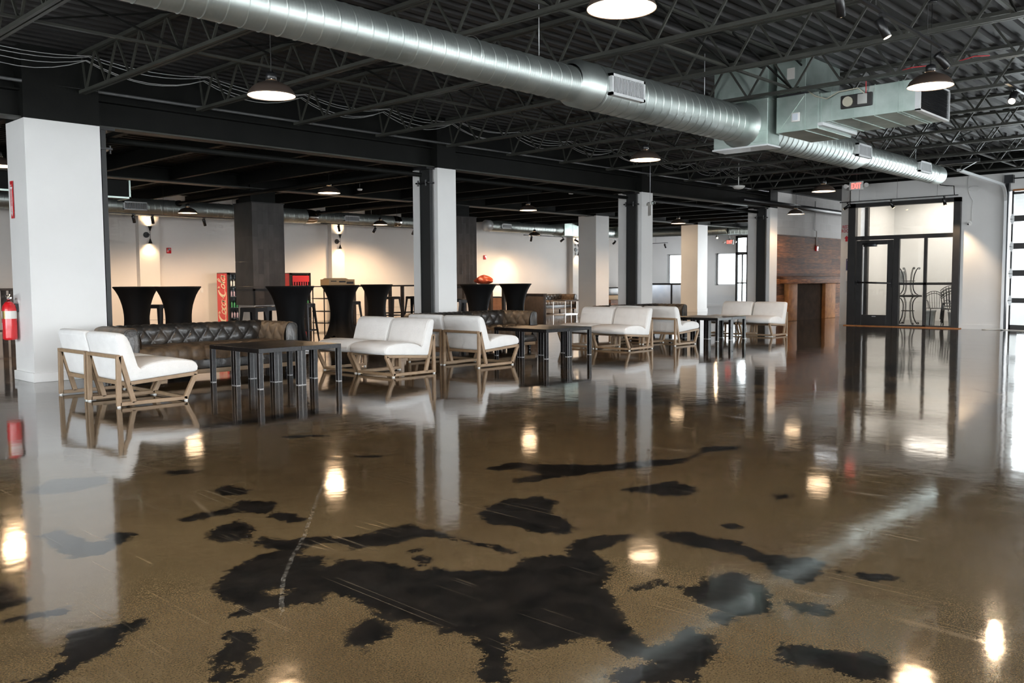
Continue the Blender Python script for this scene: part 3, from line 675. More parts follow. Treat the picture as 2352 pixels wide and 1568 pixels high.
t = thing('smoke_detector', 'duct smoke detector with round sampling head on the side of the return duct', 'detector', (10.72, 4.29, 3.325))
B(-.035, 0, -.16, .22, -.075, .085).build('housing', 'rubber', t, bevel=.012)
MB().tube([(-.035, .12, 0), (-.07, .12, 0)], .06, 20).build('detector_head', 'beige_wire', t)
B(-.065, -.035, -.11, .0, -.05, .07).build('circuit_cover', 'grey_plastic', t, bevel=.006)
tag(MB().tube([(10.69, 4.22, 3.40), (10.67, 4.29, 3.47), (10.67, 4.53, 3.46), (10.68, 4.68, 3.40), (10.67, 4.82, 3.45), (10.68, 4.92, 3.53)], .007, 6).build('control_wire', 'beige_wire'), 'beige wire looping from the duct smoke detector', 'wire')
tag(MB().tube([(10.69, 4.20, 3.40), (10.66, 4.19, 3.49), (10.58, 4.16, 3.54)], .006, 6).build('control_wire', 'red_wire'), 'red wire rising from the duct smoke detector', 'wire')
tag(MB().tube([(10.46, 3.7, 3.545), (10.46, 3.6, 3.56), (10.46, 3.42, 3.55)], .006, 6).build('control_wire', 'red_wire'), 'loose red wire lying on the joist chord left of the near pendant lamp', 'wire')
tag(MB().tube([(10.46, 3.1, 3.545), (10.46, 2.95, 3.57), (10.46, 2.8, 3.55)], .006, 6).build('control_wire', 'red_wire'), 'loose red wire lying on the joist chord right of the pendant lamp', 'wire')

# back duct of the side hall
t = thing('round_duct', 'smaller spiral duct along the back wall of the side hall', 'duct', (0, 21.8, 3.08))
spiral('duct_section', -5, 11.05, .215, t, n=32); ring('coupling', [(10.98, .22), (11.2, .22), (11.3, .205)], t, n=32)
spiral('duct_section', 11.2, 14.6, .205, t, n=32); ring('coupling', [(14.5, .21), (14.7, .21), (14.85, .18)], t, n=32, m='chrome')
spiral('duct_section', 14.8, 17.8, .18, t, n=32); ring('coupling', [(17.7, .185), (17.9, .185), (18.0, .16)], t, n=32, m='chrome')
spiral('duct_section', 17.95, 19.6, .16, t, n=32); ring('end_cap', [(19.5, .165), (19.62, .165), (19.63, .001)], t, n=32)
duct_vent(9.2, 9.8, .215, 0, t, .2); duct_vent(15.75, 16.3, .18, 0, t, .17)
for x in (4, 8, 12.6, 16.9): MB().tube([(x, 0, .15), (x, 0, .47)], .004, 5).build('hanger_wire', 'pale_metal', t)
t = thing('round_duct', 'spiral duct with a round end cap in front of the floodlit back wall', 'duct', (0, 21.8, 3.13))
ring('end_cap', [(21.9, .001), (21.9, .2), (22.1, .2)], t, n=32, m='pale_metal')
spiral('duct_section', 22.0, 25.6, .19, t, n=32)
ring('coupling', [(25.5, .2), (25.7, .23), (25.95, .25)], t, n=32)
duct_vent(22.5, 23.0, .19, 0, t, .17)
B(25.9, 27.0, -.27, .27, -.22, .28).build('plenum_box', 'galv', t)
spiral('duct_section', 27.0, 29.6, .19, t, n=32)
B(29.3, 30.1, -.3, .3, -.16, .3).build('plenum_box', 'galv', t)
t = thing('round_duct', 'far spiral duct with an elbow near the second red exit sign', 'duct', (0, 0, 3.17))
o = spiral('duct_section', 0, 3.4, .17, t, n=24); o.location = (31.2, 21.2, 0); o.rotation_euler = (0, 0, -PI/2+.15)
o = spiral('duct_section', 0, 1.4, .17, t, n=24); o.location = (31.7, 17.9, 0); o.rotation_euler = (0, 0, -PI/4+.1)
o = spiral('duct_section', 0, 4.6, .17, t, n=24); o.location = (32.7, 17.1, 0); o.rotation_euler = (0, 0, -PI/2+.05)
t = thing('return_grille_box', 'galvanised box duct end with dark opening above the leftmost draped tables', 'duct box', (6.0, 16.0, 2.86))
B(-1.6, .94, 0, .5, -.13, .17).build('duct_box', 'black_paint', t)
MB().box(-1.6, .96, -.02, .0, -.15, -.12).box(.93, .96, -.02, .0, -.15, .18).box(.93, .96, 0, .5, -.15, .18).build('edge_flange', 'galv', t)

# ------------------------------------------------------------------ pendant lamps
def pendant():
    t = thing('pendant_lamp', 'x', 'lamp', (0,0,0), 0, 'dome pendant lamps')     # origin at rim height
    prof = [(.220, 0), (.222, .006), (.215, .02), (.196, .055), (.165, .085), (.128, .108), (.098, .120), (.060, .132), (.056, .14)]
    MB().lathe(prof, 40).build('lamp_shade', 'lamp_shade', t, fix=False)
    MB().lathe([(r-.004, z-.003) for r, z in prof[1:]], 40).build('shade_lining', 'lamp_inner', t)
    MB().lathe([(.050, .135), (.050, .20), (.040, .215), (.012, .225)], 20, caps=True).build('lamp_holder', 'black_metal', t)
    MB().lathe([(.213, .014), (.205, .009), (.001, .006)], 40).build('diffuser', 'bulb', t)
    for k in range(3):
        a = 2*PI*k/3; MB().lathe([(.006, .145), (.006, .155)], 6, (.05*math.cos(a)*1.1, .05*math.sin(a)*1.1, 0), True).build('screw', 'chrome', t)
    return t
lamp0 = pendant(); lc = None
LAMPS = [(4.55, 7.34, 2.92, 3.985, 'dome pendant hanging below the round duct, left of centre'),
 (10.66, 7.35, 2.91, 3.985, 'dome pendant hanging right of the second white column, under the joists'),
 (16.69, 7.34, 2.88, 3.985, 'dome pendant in front of the block wall, left of the red exit sign'),
 (4.62, 3.37, 2.89, 3.985, 'largest and nearest dome pendant, cut by the top edge of the picture'),
 (9.55, 3.10, 3.13, 3.985, 'dome pendant in front of the grille end of the return duct'),
 (10.31, 14.63, 2.94, 3.56, 'dome pendant over the draped table right of the first dark column'),
 (10.05, 20.0, 2.84, 3.56, 'dome pendant below the back duct, between left wall sconce and first dark column'),
 (16.70, 21.1, 2.90, 3.56, 'dome pendant below the back duct, just left of the second white column'),
 (16.56, 14.96, 2.96, 3.56, 'dome pendant over the two draped tables right of the second white column'),
 (23.8, 21.2, 2.82, 3.56, 'small far dome pendant against the floodlit back wall'),
 (22.92, 14.59, 2.89, 3.56, 'dome pendant between the third and fourth white columns'),
 (22.4, 10.60, 2.92, 3.985, 'dome pendant in front of the painted block wall beside the rightmost column'),
 (4.45, 14.75, 2.95, 3.56, 'dome pendant peeking in at the left edge beside the wide column')]
for i, (x, y, z, zc, lab) in enumerate(LAMPS):
    if i == 0: o = lamp0; o.location = (x, y, z); o['label'] = lab
    else: o = dup(lamp0, (x, y, z), 0, lab)
    c = MB().tube([(0, 0, .22), (0, 0, zc-z)], .004, 6).build('cord', 'rubber', o)
    MB().lathe([(.05, 0), (.05, .02), (.02, .03)], 16, (0, 0, zc-z-.03), True).build('canopy', 'black_metal', o)
    spot('pendant_light', (x, y, z-.02), (x, y, 0), 68 if y < 12 else 270, (1., .66, .38), 2.5 if y < 12 else 2.85, .5, .16)

# ------------------------------------------------------------------ track lights
def rail(p, q, label, zc, n=2):
    t = thing('track_rail', label, 'track light rail', p)
    d = Vector(q)-Vector(p)
    MB().bar((0,0,0), d, .034, .02).build('rail', 'black_metal', t)
    for k in range(n):
        u = (k+.5)/n; MB().tube([d*u, d*u+Vector((0,0,zc-p[2]))], .003, 5).build('hanger_wire', 'rubber', t)
    B(-.04, .04, -.02, .02, -.014, .014).build('end_connector', 'black_metal', t)
    return t
def spot_head(loc, aim, label, lit=None, L=.17, r=.037, power=18, emit=True, ang=1.0, col=(1., .72, .46)):
    """loc = point on the rail; aim = direction"""
    t = thing('spotlight', label, 'spotlight', loc, 0, 'black track spotlights'); a = Vector(aim).normalized()
    B(-.03, .03, -.018, .018, -.03, -.006).build('adapter', 'black_metal', t)
    MB().tube([(0, 0, -.03), (0, 0, -.095)], .008, 8).build('stem', 'black_metal', t)
    c = Vector((0, 0, -.10)); p = c - a*L*.35; q = c + a*L*.65
    MB().tube([p, p+a*.004, q], [r*.9, r, r], 22).build('lamp_can', 'black_metal', t)
    if emit: MB().tube([q+a*.0005, q+a*.002], r*.82, 22).build('lens', lit or 'bulb_dim', t)
    if power: spot('spot_light', Vector(loc)+q+a*.01, Vector(loc)+q+a, power, col, ang, .7, .025)
    return t
rail((5.6, 2.88, 3.42), (9.45, 2.90, 3.42), 'black track rail running across the upper right of the ceiling', 3.985, 3)
spot_head((6.78, 2.88, 3.41), (.45, .1, -.75), 'black spotlight nearest the camera on the ceiling track, cut by the top edge', power=25)
spot_head((7.66, 2.89, 3.41), (.15, -.35, -.8), 'black spotlight in the middle of the upper right ceiling track', power=25)
spot_head((9.2, 2.90, 3.41), (.45, -.35, -.55), 'black spotlight at the end of the ceiling track, above the pendant by the duct grille', power=25)
rail((11.4, 2.86, 3.42), (14.5, 2.86, 3.42), 'second black track rail at the right edge of the ceiling', 3.985, 2)
spot_head((11.85, 2.90, 3.44), (-.75, -.05, -.6), 'glowing spotlight pointing at the camera near the right edge', lit='bulb_spot', power=60, r=.045, ang=1.4)
# rail over the entrance
rail((21.85, 9.15, 3.10), (21.85, 6.42, 3.10), 'black track rail hung in front of the entrance', 3.98, 3)
spot_head((21.85, 8.98, 3.09), (-.1, .8, -.5), 'black spotlight at the left end of the entrance track', power=0)
spot_head((21.85, 7.92, 3.09), (.25, -.45, -.8), 'black spotlight in the middle of the entrance track', power=12)
spot_head((21.85, 6.72, 3.09), (.16, -.20, -1.), 'black spotlight at the right end of the entrance track, lighting the bare white wall', power=130, ang=1.1)
tag(MB().tube([(21.9, 6.85, 3.95), (21.9, 6.87, 3.5), (21.9, 6.83, 3.36), (21.88, 6.68, 3.33), (21.86, 6.52, 3.31), (21.85, 6.50, 3.11)], .011, 8).build('power_cord', 'rubber'), 'black power cord dropping to the entrance track', 'cord')
# side hall rails
rail((7.0, 20.5, 2.80), (12.4, 20.5, 2.80), 'thin black track rail left of the first dark column', 3.56, 3)
for x, aim, w, lab in ((8.97, (.3, .3, -.8), 12, 'black spotlight farthest left on the side hall track, beside the duct grille'), (9.42, (.25, .3, -.8), 14, 'black spotlight in front of the left wall sconce'), (10.72, (.3, .2, -.7), 12, 'black spotlight just right of the left side hall pendant'), (12.1, (.1, .5, -.8), 12, 'black spotlight hidden partly by the dark clad column')):
    spot_head((x, 20.5, 2.80), aim, lab, power=w*5, emit=(x < 10), ang=2.0)
rail((14.2, 20.5, 2.81), (19.5, 20.5, 2.81), 'thin black track rail between first dark column and second white column', 3.56, 3)
for x, aim, w, lab in ((14.75, (.35, .3, -.7), 14, 'black spotlight in front of the right wall sconce'), (16.02, (-.35, .2, -.7), 30, 'black spotlight left of the side hall pendant, near the duct coupling'), (17.5, (-.1, .5, -.8), 40, 'black spotlight just left of the second white column')):
    spot_head((x, 20.5, 2.81), aim, lab, power=w*4, emit=False, ang=2.0)
rail((22.5, 20.5, 2.77), (29.5, 20.5, 2.77), 'thin black track rail below the end-capped duct', 3.56, 4)
for x, aim, w, lab in ((22.85, (.1, .3, -.8), 20, 'black spotlight just left of the small far pendant'), (24.55, (-.5, .4, -.5), 60, 'black spotlight right of the small far pendant, turned to the left'), (25.3, (.75, -.6, -.5), 170, 'black spotlight beside the beige-lit square column'), (27.7, (-.5, .3, -.5), 40, 'black spotlight between the beige-lit column and the third white column')):
    spot_head((x, 20.5, 2.77), aim, lab, power=w*1.6, emit=False, ang=1.6)
spot('wall_wash_light', (24.0, 21.0, 2.6), (24.1, 23.0, 1.35), 140, (1., .80, .58), .75, .9, .05)
rail((31.2, 22.8, 2.74), (31.2, 20.35, 2.74), 'white-lit far track rail above the bar counter', 3.56, 2)
for y, aim, lab in ((22.1, (.9, .2, -.5), 'far spotlight glowing at the edge of the third white column'), (21.35, (.8, .4, -.5), 'far spotlight above the bar counter, turned left'), (20.5, (.7, .1, -.8), 'far spotlight above the bar counter, beside the daylit column')):
    spot_head((31.2, y, 2.73), aim, lab, power=80, emit=(y > 22), ang=2.2, col=(.95, .97, 1.))
rail((30.6, 18.5, 2.95), (31.4, 16.6, 2.95), 'far track rail above the second exit sign', 3.56, 2)
spot_head((30.9, 17.9, 2.97), (-.7, -.6, -.3), 'far glowing bulb spotlight above the second red exit sign', lit='bulb_spot', power=15)

# ------------------------------------------------------------------ wall sconces
def sconce(x, lab):
    t = thing('wall_sconce', lab, 'wall lamp', (x, 22.8, 2.45), 0, 'double-ended wall sconces')
    MB().tube([(-.07, 0, 0), (-.07, -.03, 0)], .075, 24).build('back_plate', 'black_metal', t)
    MB().tube([(0, -.09, -.16), (0, -.09, .16)], .006, 8).tube([(-.06, -.03, 0), (0, -.09, 0)], .008, 8).build('arm', 'black_metal', t)
    for s, n in ((1, 'upper'), (-1, 'lower')):
        MB().lathe([(.012, .10*s), (.02, .13*s), (.052, .225*s)], 20, (0, -.09, 0)).build('cone_shade', 'black_metal', t)
        MB().lathe([(.001, .215*s), (.046, .215*s)], 16, (0, -.09, 0)).build('bulb', 'bulb_spot', t)
        spot('sconce_light', (x, 22.70, 2.45+.235*s), (x, 22.78, 2.45+1.2*s), 17, (1., .70, .40), 2.3, .8, .04)
    return t
sconce(10.36, 'double cone sconce on the left pilaster, above the leftmost draped tables')
sconce(16.38, 'double cone sconce on the pilaster above the cardboard box')
sconce(28.2, 'double cone sconce beside the beige-lit square column, mostly hidden')

# ------------------------------------------------------------------ white lounge chairs
def lounge():
    """faces +x; rear foot at x=0; width along y (0..W)"""
    W = .735; t = thing('lounge_chair', 'x', 'chair', (0,0,0), 0, 'armless white lounge chairs with wooden frames')
    prof = [(.10,.27),(.11,.245),(.135,.235),(.80,.282),(.826,.30),(.832,.335),(.815,.375),(.775,.402),(.70,.418),(.58,.426),(.45,.424),(.35,.408),(.28,.385),(.238,.362),
            (.222,.385),(.205,.44),(.188,.50),(.168,.565),(.148,.62),(.126,.664),(.096,.694),(.060,.708),(.030,.702),(.012,.682),(.010,.650),(.030,.56),(.055,.45)]
    # loft of the profile with rounded flanks
    n = len(prof); cx = sum(p[0] for p in prof)/n; cz = sum(p[1] for p in prof)/n
    # inward offset along the vertex normals
    def off(d):
        out = []
        for i in range(n):
            a = prof[i-1]; b = prof[(i+1)%n]; dx, dz = b[0]-a[0], b[1]-a[1]; l = math.hypot(dx, dz)
            out.append((prof[i][0]-dz/l*d, prof[i][1]+dx/l*d))
        return out
    secs = [(.006,.026),(.012,.014),(.022,.006),(.040,0),(W*.5,-.004),(W-.040,0),(W-.022,.006),(W-.012,.014),(W-.006,.026)]
    mb = MB(); vs = []
    for y, d in secs: vs += [(a, y, b) for a, b in off(d)]
    fs = [(i*n+j, i*n+(j+1)%n, (i+1)*n+(j+1)%n, (i+1)*n+j) for i in range(len(secs)-1) for j in range(n)]
    fs += [tuple(range(n)), tuple((len(secs)-1)*n+j for j in reversed(range(n)))]
    mb.add(vs, fs, True); c = mb.build('cushion', 'boucle', t)
    for y in (.006, W-.006):
        o = off(.016); pts = [(a, y+(.006 if y < .1 else -.006), b) for a, b in o]; MB().tube(pts+[pts[0]], .004, 5, False).build('piping', 'boucle', c)
    e = .034
    for y in (.02, W-.02):
        s = MB().bar((.022, y, .012), (.03, y, .495), e, .045, (1,0,0)).bar((.045, y, .49), (.165, y, .035), e, .045, (1,0,0)).bar((.03, y, .03), (.70, y, .03), e, .036).bar((.68, y, .02), (.80, y, .262), e, .045, (1,0,0)).bar((.125, y, .222), (.815, y, .268), e, .034)
        s.build('side_frame', 'oak', t, bevel=.003, seg=1)
    B(0, .045, .02, W-.02, .468, .502).build('back_rail', 'oak', t, bevel=.003, seg=1)
    B(.10, .13, .02, W-.02, .195, .235).build('lower_rail', 'oak', t, bevel=.003, seg=1)
    B(.68, .715, .02, W-.02, .014, .048).build('front_stretcher', 'oak', t, bevel=.003, seg=1)
    for x, y in ((.022,.02),(.022,W-.02),(.69,.02),(.69,W-.02)): MB().lathe([(.017,0),(.017,.014)], 12, (x,y,0), True).build('glide', 'white_plastic', t)
    return t
ch0 = lounge()
CH = [(3.455, 8.385, 0, 'white lounge chair nearest the camera at the left, seen from behind beside the leather sofa'),
 (3.455, 9.145, 0, 'white lounge chair in front of the wide white column, behind the nearest left chair'),
 (7.545, 8.43+.735, PI, 'white lounge chair facing the first black coffee table, the front one of the pair'),
 (7.545, 9.19+.735, PI, 'white lounge chair facing the first black coffee table, the rear one of the pair'),
 (8.345, 8.46, 0, 'back-turned white lounge chair left of the second black table, the front one'),
 (8.345, 9.22, 0, 'back-turned white lounge chair left of the second black table, the half-hidden rear one'),
 (12.735, 8.59+.735, PI, 'white lounge chair facing the second black coffee table, the front one of the pair'),
 (12.735, 9.35+.735, PI, 'white lounge chair facing the second black coffee table, the rear one of the pair'),
 (13.44, 8.60, 0, 'back-turned white lounge chair left of the third coffee table, the front one'),
 (13.44, 9.36, 0, 'back-turned white lounge chair left of the third coffee table, the mostly hidden rear one'),
 (17.59, 8.46+.735, PI, 'white lounge chair farthest right, nearest the reclaimed wood wall'),
 (17.59, 9.22+.735, PI, 'white lounge chair behind the third coffee table, left one of the farthest pair')]
for i, (x, y, rz, lab) in enumerate(CH):
    if i == 0: ch0.location = (x, y, 0); ch0['label'] = lab
    else: dup(ch0, (x, y, 0), rz, lab)

# ------------------------------------------------------------------ black coffee tables (square side tables pushed together)
def side_table():
    t = thing('coffee_table', 'x', 'table', (0,0,0), 0, 'square black coffee tables pushed together'); s = .548
    B(0, s, 0, s, .40, .45).build('tabletop', 'table_black', t, bevel=.0015, seg=1)
    for x in (0, s-.05):
        for y in (0, s-.05):
            l = B(x, x+.05, y, y+.05, .008, .40).build('leg', 'table_black', t, bevel=.0015, seg=1)
            B(x-.001, x+.051, y-.001, y+.051, 0, .008).build('foot_pad', 'edge_grey', l)
            MB().box(x-.0012, x+.0012, y-.0012, y+.0012, .008, .40).box(x-.0012, x+.0012, y+.0488, y+.0512, .008, .40).box(x+.0488, x+.0512, y-.0012, y+.0012, .008, .40).build('edge_banding', 'edge_grey', l)
    return t
tb0 = side_table(); first = True
for gi, (gx, gy, w) in enumerate(((5.11, 8.63, 'block by the nearest leather sofa'), (9.97, 8.65, 'middle block'), (14.95, 8.62, 'block near the farthest white chairs'))):
    for a, b, q in ((0, 0, 'corner table nearest the camera'), (1, 0, 'right-hand table'), (0, 1, 'left-hand table'), (1, 1, 'rear table')):
        loc = (gx+a*.552, gy+b*.552, 0); lab = 'square black table, %s of the %s' % (q, w)
        if first: tb0.location = loc; tb0['label'] = lab; first = False
        else: dup(tb0, loc, 0, lab)

# ------------------------------------------------------------------ chesterfield sofas
def sofa():
    """local: x 0..W, front edge y=0 (faces -y), height .66"""
    W, D, H = 2.27, .90, .665; t = thing('leather_sofa', 'x', 'sofa', (0,0,0), 0, 'tufted dark leather sofas')
    for x in (.12, W-.12):
        for y in (.10, D-.10): MB().lathe([(.022,0),(.03,.015),(.022,.03),(.035,.05),(.035,.09)], 14, (x,y,0), True).build('foot', 'black_metal', t)
    B(.04, W-.04, .03, D-.03, .09, .145).build('plinth', 'oak', t, bevel=.004)
    B(.02, W-.02, .02, D-.02, .145, .27).build('base_rail', 'leather', t, bevel=.012, seg=3)
    def tuft(u, v, amp=.030):
        """u, v in lattice units -> pillow height"""
        a = (u+v)/1.; b = (u-v)/1.
        return amp*(abs(math.sin(PI*a/1.))*abs(math.sin(PI*b/1.)))**.42
    # seat: top with button lattice and rolled channelled front
    x0, x1 = .14, W-.14
    pf = [(.035,.265),(.022,.30),(.020,.34),(.030,.385),(.060,.410),(.11,.420),(.18,.424),(.26,.424),(.34,.424),(.42,.422),(.50,.42),(.58,.418),(.68,.415)]
    L = [0]
    for a, b in zip(pf, pf[1:]): L.append(L[-1]+math.hypot(b[0]-a[0], b[1]-a[1]))
    def prof_at(pf, L, s):
        s = s*L[-1]
        for k in range(len(L)-1):
            if s <= L[k+1]+1e-9:
                q = (s-L[k])/(L[k+1]-L[k]); a, b = pf[k], pf[k+1]
                dx, dz = b[0]-a[0], b[1]-a[1]; l = math.hypot(dx, dz)
                return a[0]+dx*q, a[1]+dz*q, -dz/l, dx/l
        return (*pf[-1], 0, 1)
    def seat(u, v):
        y, z, ny, nz = prof_at(pf, L, v); x = x0+(x1-x0)*u; U = u*12
        s = v*L[-1]
        if s < .20: d = .022*abs(math.sin(PI*U/1.))**.4
        else: d = tuft(U/2+.0, (s-.20)/.30, .026)
        return (x, y+ny*d, z+nz*d)
    MB().grid(150, 46, seat).build('seat_cushion', 'leather_worn', t, fix=False)
    # back with tufted front and rolled top
    bp = [(.66,.36),(.655,.42),(.652,.48),(.655,.54),(.662,.60),(.682,.640),(.715,.657),(.76,.662),(.83,.662),(.875,.650),(.895,.62),(.898,.50),(.898,.15)]
    Lb = [0]
    for a, b in zip(bp, bp[1:]): Lb.append(Lb[-1]+math.hypot(b[0]-a[0], b[1]-a[1]))
    def side(u, v, length, prof, LL, n):
        y, z, ny, nz = prof_at(prof, LL, v); s = v*LL[-1]
        d = 0
        if s < .44:
            env = min(1, (.44-s)/.10)
            d = tuft(u*n/2, (s+.05)/.38, .030)*env if s < .33 else .024*env*abs(math.sin(PI*u*n))**.5
        return y, z, -ny*-1, nz, d
    def back(u, v):
        y, z, ny, nz = prof_at(bp, Lb, v); s = v*Lb[-1]; d = 0
        if s < .46:
            d = tuft(u*10, (s+.02)/.27, .030) if s < .29 else .020*abs(math.sin(PI*u*20))**.5*min(1, (.46-s)/.12)
        return (.10+(W-.20)*u, y+ny*d, z+nz*d)
    def fixn(pf): return pf
    MB().grid(240, 60, back).build('backrest', 'leather', t, fix=False)
    ap = [(.17,.36),(.176,.42),(.178,.48),(.176,.54),(.168,.60),(.150,.640),(.125,.658),(.09,.663),(.05,.660),(.018,.645),(.004,.61),(.002,.50),(.002,.15)]
    La = [0]
    for a, b in zip(ap, ap[1:]): La.append(La[-1]+math.hypot(b[0]-a[0], b[1]-a[1]))
    for sgn in (0, 1):
        def arm(u, v, sgn=sgn):
            x, z, nx, nz = prof_at(ap, La, v); nx, nz = -nx, -nz; s = v*La[-1]; d = 0
            if s < .42: d = tuft(u*4, (s+.02)/.27, .026) if s < .27 else .018*abs(math.sin(PI*u*8))**.5*min(1, (.42-s)/.12)
            X = x+nx*d
            return ((W-X) if sgn else X, .03+(D-.06)*u, z+nz*d)
        a = MB().grid(70, 54, arm).build('arm', 'leather_worn', t, fix=False)
        # front panel of the arm
        fx = (lambda x: W-x) if sgn else (lambda x: x)
        poly = [(fx(x), z) for x, z in ap]; 
        MB().prism(poly, 'y', .018, .05).build('arm_front', 'leather', a, bevel=.006)
        P = []; Rr = []
        for q in range(105):
            x, z, _, _ = prof_at(ap, La, .02+q/104*.96); x = .09+(x-.09)*.86; z = .15+(z-.15)*.965
            P.append((fx(x), .017, z)); Rr.append(.0015+.0045*(1 if q % 3 == 1 else 0))
        MB().tube(P, Rr, 6).build('nail_trim', 'nail', a)
    P = [(.05+(W-.1)*q/300, .019, .262) for q in range(301)]
    MB().tube(P, [.0015+.0045*(1 if q % 3 == 1 else 0) for q in range(301)], 6).build('nail_trim', 'nail', t)
    return t
s0 = sofa()
s0.location = (4.19, 9.91, 0); s0['label'] = 'tufted dark leather sofa nearest the camera, behind the first black table'
dup(s0, (9.04, 10.0, 0), 0, 'tufted dark leather sofa behind the second black table and its white chairs')
dup(s0, (14.05, 10.13, 0), 0, 'tufted dark leather sofa behind the third table, mostly hidden by white chairs')
dup(s0, (24.6, 21.7, 0), 0, 'far tufted sofa under the floodlit back wall, behind the chrome tables')

# ------------------------------------------------------------------ draped cocktail tables
def cocktail():
    t = thing('cocktail_table', 'x', 'table', (0,0,0), 0, 'tall tables in stretchy black covers')
    H = 1.118; n = 64; zs = [1, .985, .93, .86, .78, .70, .62, .54, .46, .38, .30, .22, .14, .07, 0]
    rs = [.400, .396, .352, .310, .276, .250, .232, .221, .216, .218, .228, .246, .272, .302, .345]
    vs = []
    for z, r in zip(zs, rs):
        k = max(0, 1-z*1.5)
        for j in range(n):
            a = 2*PI*j/n; lobe = abs(math.cos(2*a-PI/2))  # four foot directions
            rr = r*(1+.22*k*(lobe-.55)); zz = z*H + (1-lobe)**1.3*.085*max(0, 1-z*5)
            vs.append((rr*math.cos(a), rr*math.sin(a), max(zz, .012)))
    fs = [(i*n+j, i*n+(j+1)%n, (i+1)*n+(j+1)%n, (i+1)*n+j) for i in range(len(zs)-1) for j in range(n)]
    MB().add(vs, fs, True).build('table_cover', 'spandex', t)
    MB().lathe([(.001, H+.004), (.39, H+.004), (.402, H-.004), (.398, H-.02)], 64).build('tabletop', 'spandex', t)
    MB().lathe([(.03,.02),(.03,H-.02)], 16, (0,0,0), True).build('pedestal', 'chrome', t)
    for k in range(4):
        a = PI/4+PI/2*k; MB().bar((0,0,.03), (.33*math.cos(a), .33*math.sin(a), .016), .05, .025).build('foot', 'chrome', t)
    return t
c0 = cocktail()
CT = [(7.10, 16.23, 'draped cocktail table at the far left, half behind the wide column'), (7.41, 15.21, 'draped cocktail table left of the red-sided drinks fridge'), (8.23, 12.85, 'draped cocktail table nearest the camera, in front of the clad column'),
 (10.92, 15.16, 'draped cocktail table in front of the cardboard box'), (13.70, 17.50, 'draped cocktail table just left of the second white column'), (13.34, 13.52, 'draped cocktail table with the orange bag behind it'), (15.74, 14.66, 'rightmost draped cocktail table, in front of the floodlit wall')]
for i, (x, y, lab) in enumerate(CT):
    if i == 0: c0.location = (x, y, 0); c0['label'] = lab
    else: dup(c0, (x, y, 0), .15*i, lab)

# ------------------------------------------------------------------ metal bar stools
def stool():
    t = thing('bar_stool', 'x', 'stool', (0,0,0), 0, 'backless metal bar stools'); H = .76; a = .155; b = .215
    MB().box(-a, a, -a, a, H-.012, H).build('seat', 'gun_metal', t, bevel=.018, seg=3)
    MB().box(-a-.004, a+.004, -a-.006, -a, H-.075, H-.01).box(-a-.004, a+.004, a, a+.006, H-.075, H-.01).box(-a-.006, -a, -a, a, H-.075, H-.01).box(a, a+.006, -a, a, H-.075, H-.01).build('apron', 'gun_metal', t)
    for sx in (-1, 1):
        for sy in (-1, 1):
            P = [(sx*a, sy*a, H-.02), (sx*b, sy*b, .0)]
            mb = MB(); w0, w1 = .075, .030
            for ax in (0, 1):
                for (p, w), (q, w2) in (((P[0], w0), (P[1], w1)),):
                    d = (-sx, 0) if ax == 0 else (0, -sy)
                    mb.add([p, (p[0]+d[0]*w, p[1]+d[1]*w, p[2]), (q[0]+d[0]*w2, q[1]+d[1]*w2, q[2]), q], [(0,1,2,3)])
                    th = .004; o = (0, -sy*th) if ax == 0 else (-sx*th, 0)
                    mb.add([(x+o[0], y+o[1], z) for x, y, z in [p, (p[0]+d[0]*w, p[1]+d[1]*w, p[2]), (q[0]+d[0]*w2, q[1]+d[1]*w2, q[2]), q]], [(3,2,1,0)])
            mb.build('leg', 'gun_metal', t)
    r = .198; z = .22
    for p, q in (((-r,-r),(r,-r)), ((r,-r),(r,r)), ((r,r),(-r,r)), ((-r,r),(-r,-r))): MB().bar((*p,z),(*q,z),.006,.025).build('footrest', 'gun_metal', t)
    MB().bar((-.18,-.18,.45),(.18,.18,.45),.02,.004).bar((-.18,.18,.455),(.18,-.18,.455),.02,.004).build('cross_brace', 'gun_metal', t)
    return t
st0 = stool()
ST = [(7.92, 13.5, .35, 'bar stool, left of the two in front of the clad column'), (8.42, 13.88, .1, 'bar stool, right of the two in front of the clad column'), (10.02, 15.15, .45, 'bar stool standing free between two draped tables, fully visible'),
 (11.75, 15.95, .2, 'bar stool right of the draped table with the cardboard box'), (16.15, 19.9, .1, 'bar stool at the tall wooden table, nearest the right-hand draped table'), (16.85, 19.8, .3, 'bar stool at the tall wooden table, second from its left'), (17.45, 20.0, .0, 'bar stool at the tall wooden table, against the second white column'), (16.5, 21.1, .2, 'bar stool behind the tall wooden table'),
 (7.95, 17.1, .3, 'bar stool seen between the two leftmost draped tables'), (12.75, 14.4, .2, 'bar stool just right of the second white column'), (14.35, 14.9, .5, 'bar stool between the two draped tables on the right'), (14.8, 15.6, .0, 'bar stool behind the gap between the two right-hand draped tables')]
for i, (x, y, rz, lab) in enumerate(ST):
    if i == 0: st0.location = (x, y, 0); st0.rotation_euler = (0,0,rz); st0['label'] = lab
    else: dup(st0, (x, y, 0), rz, lab)
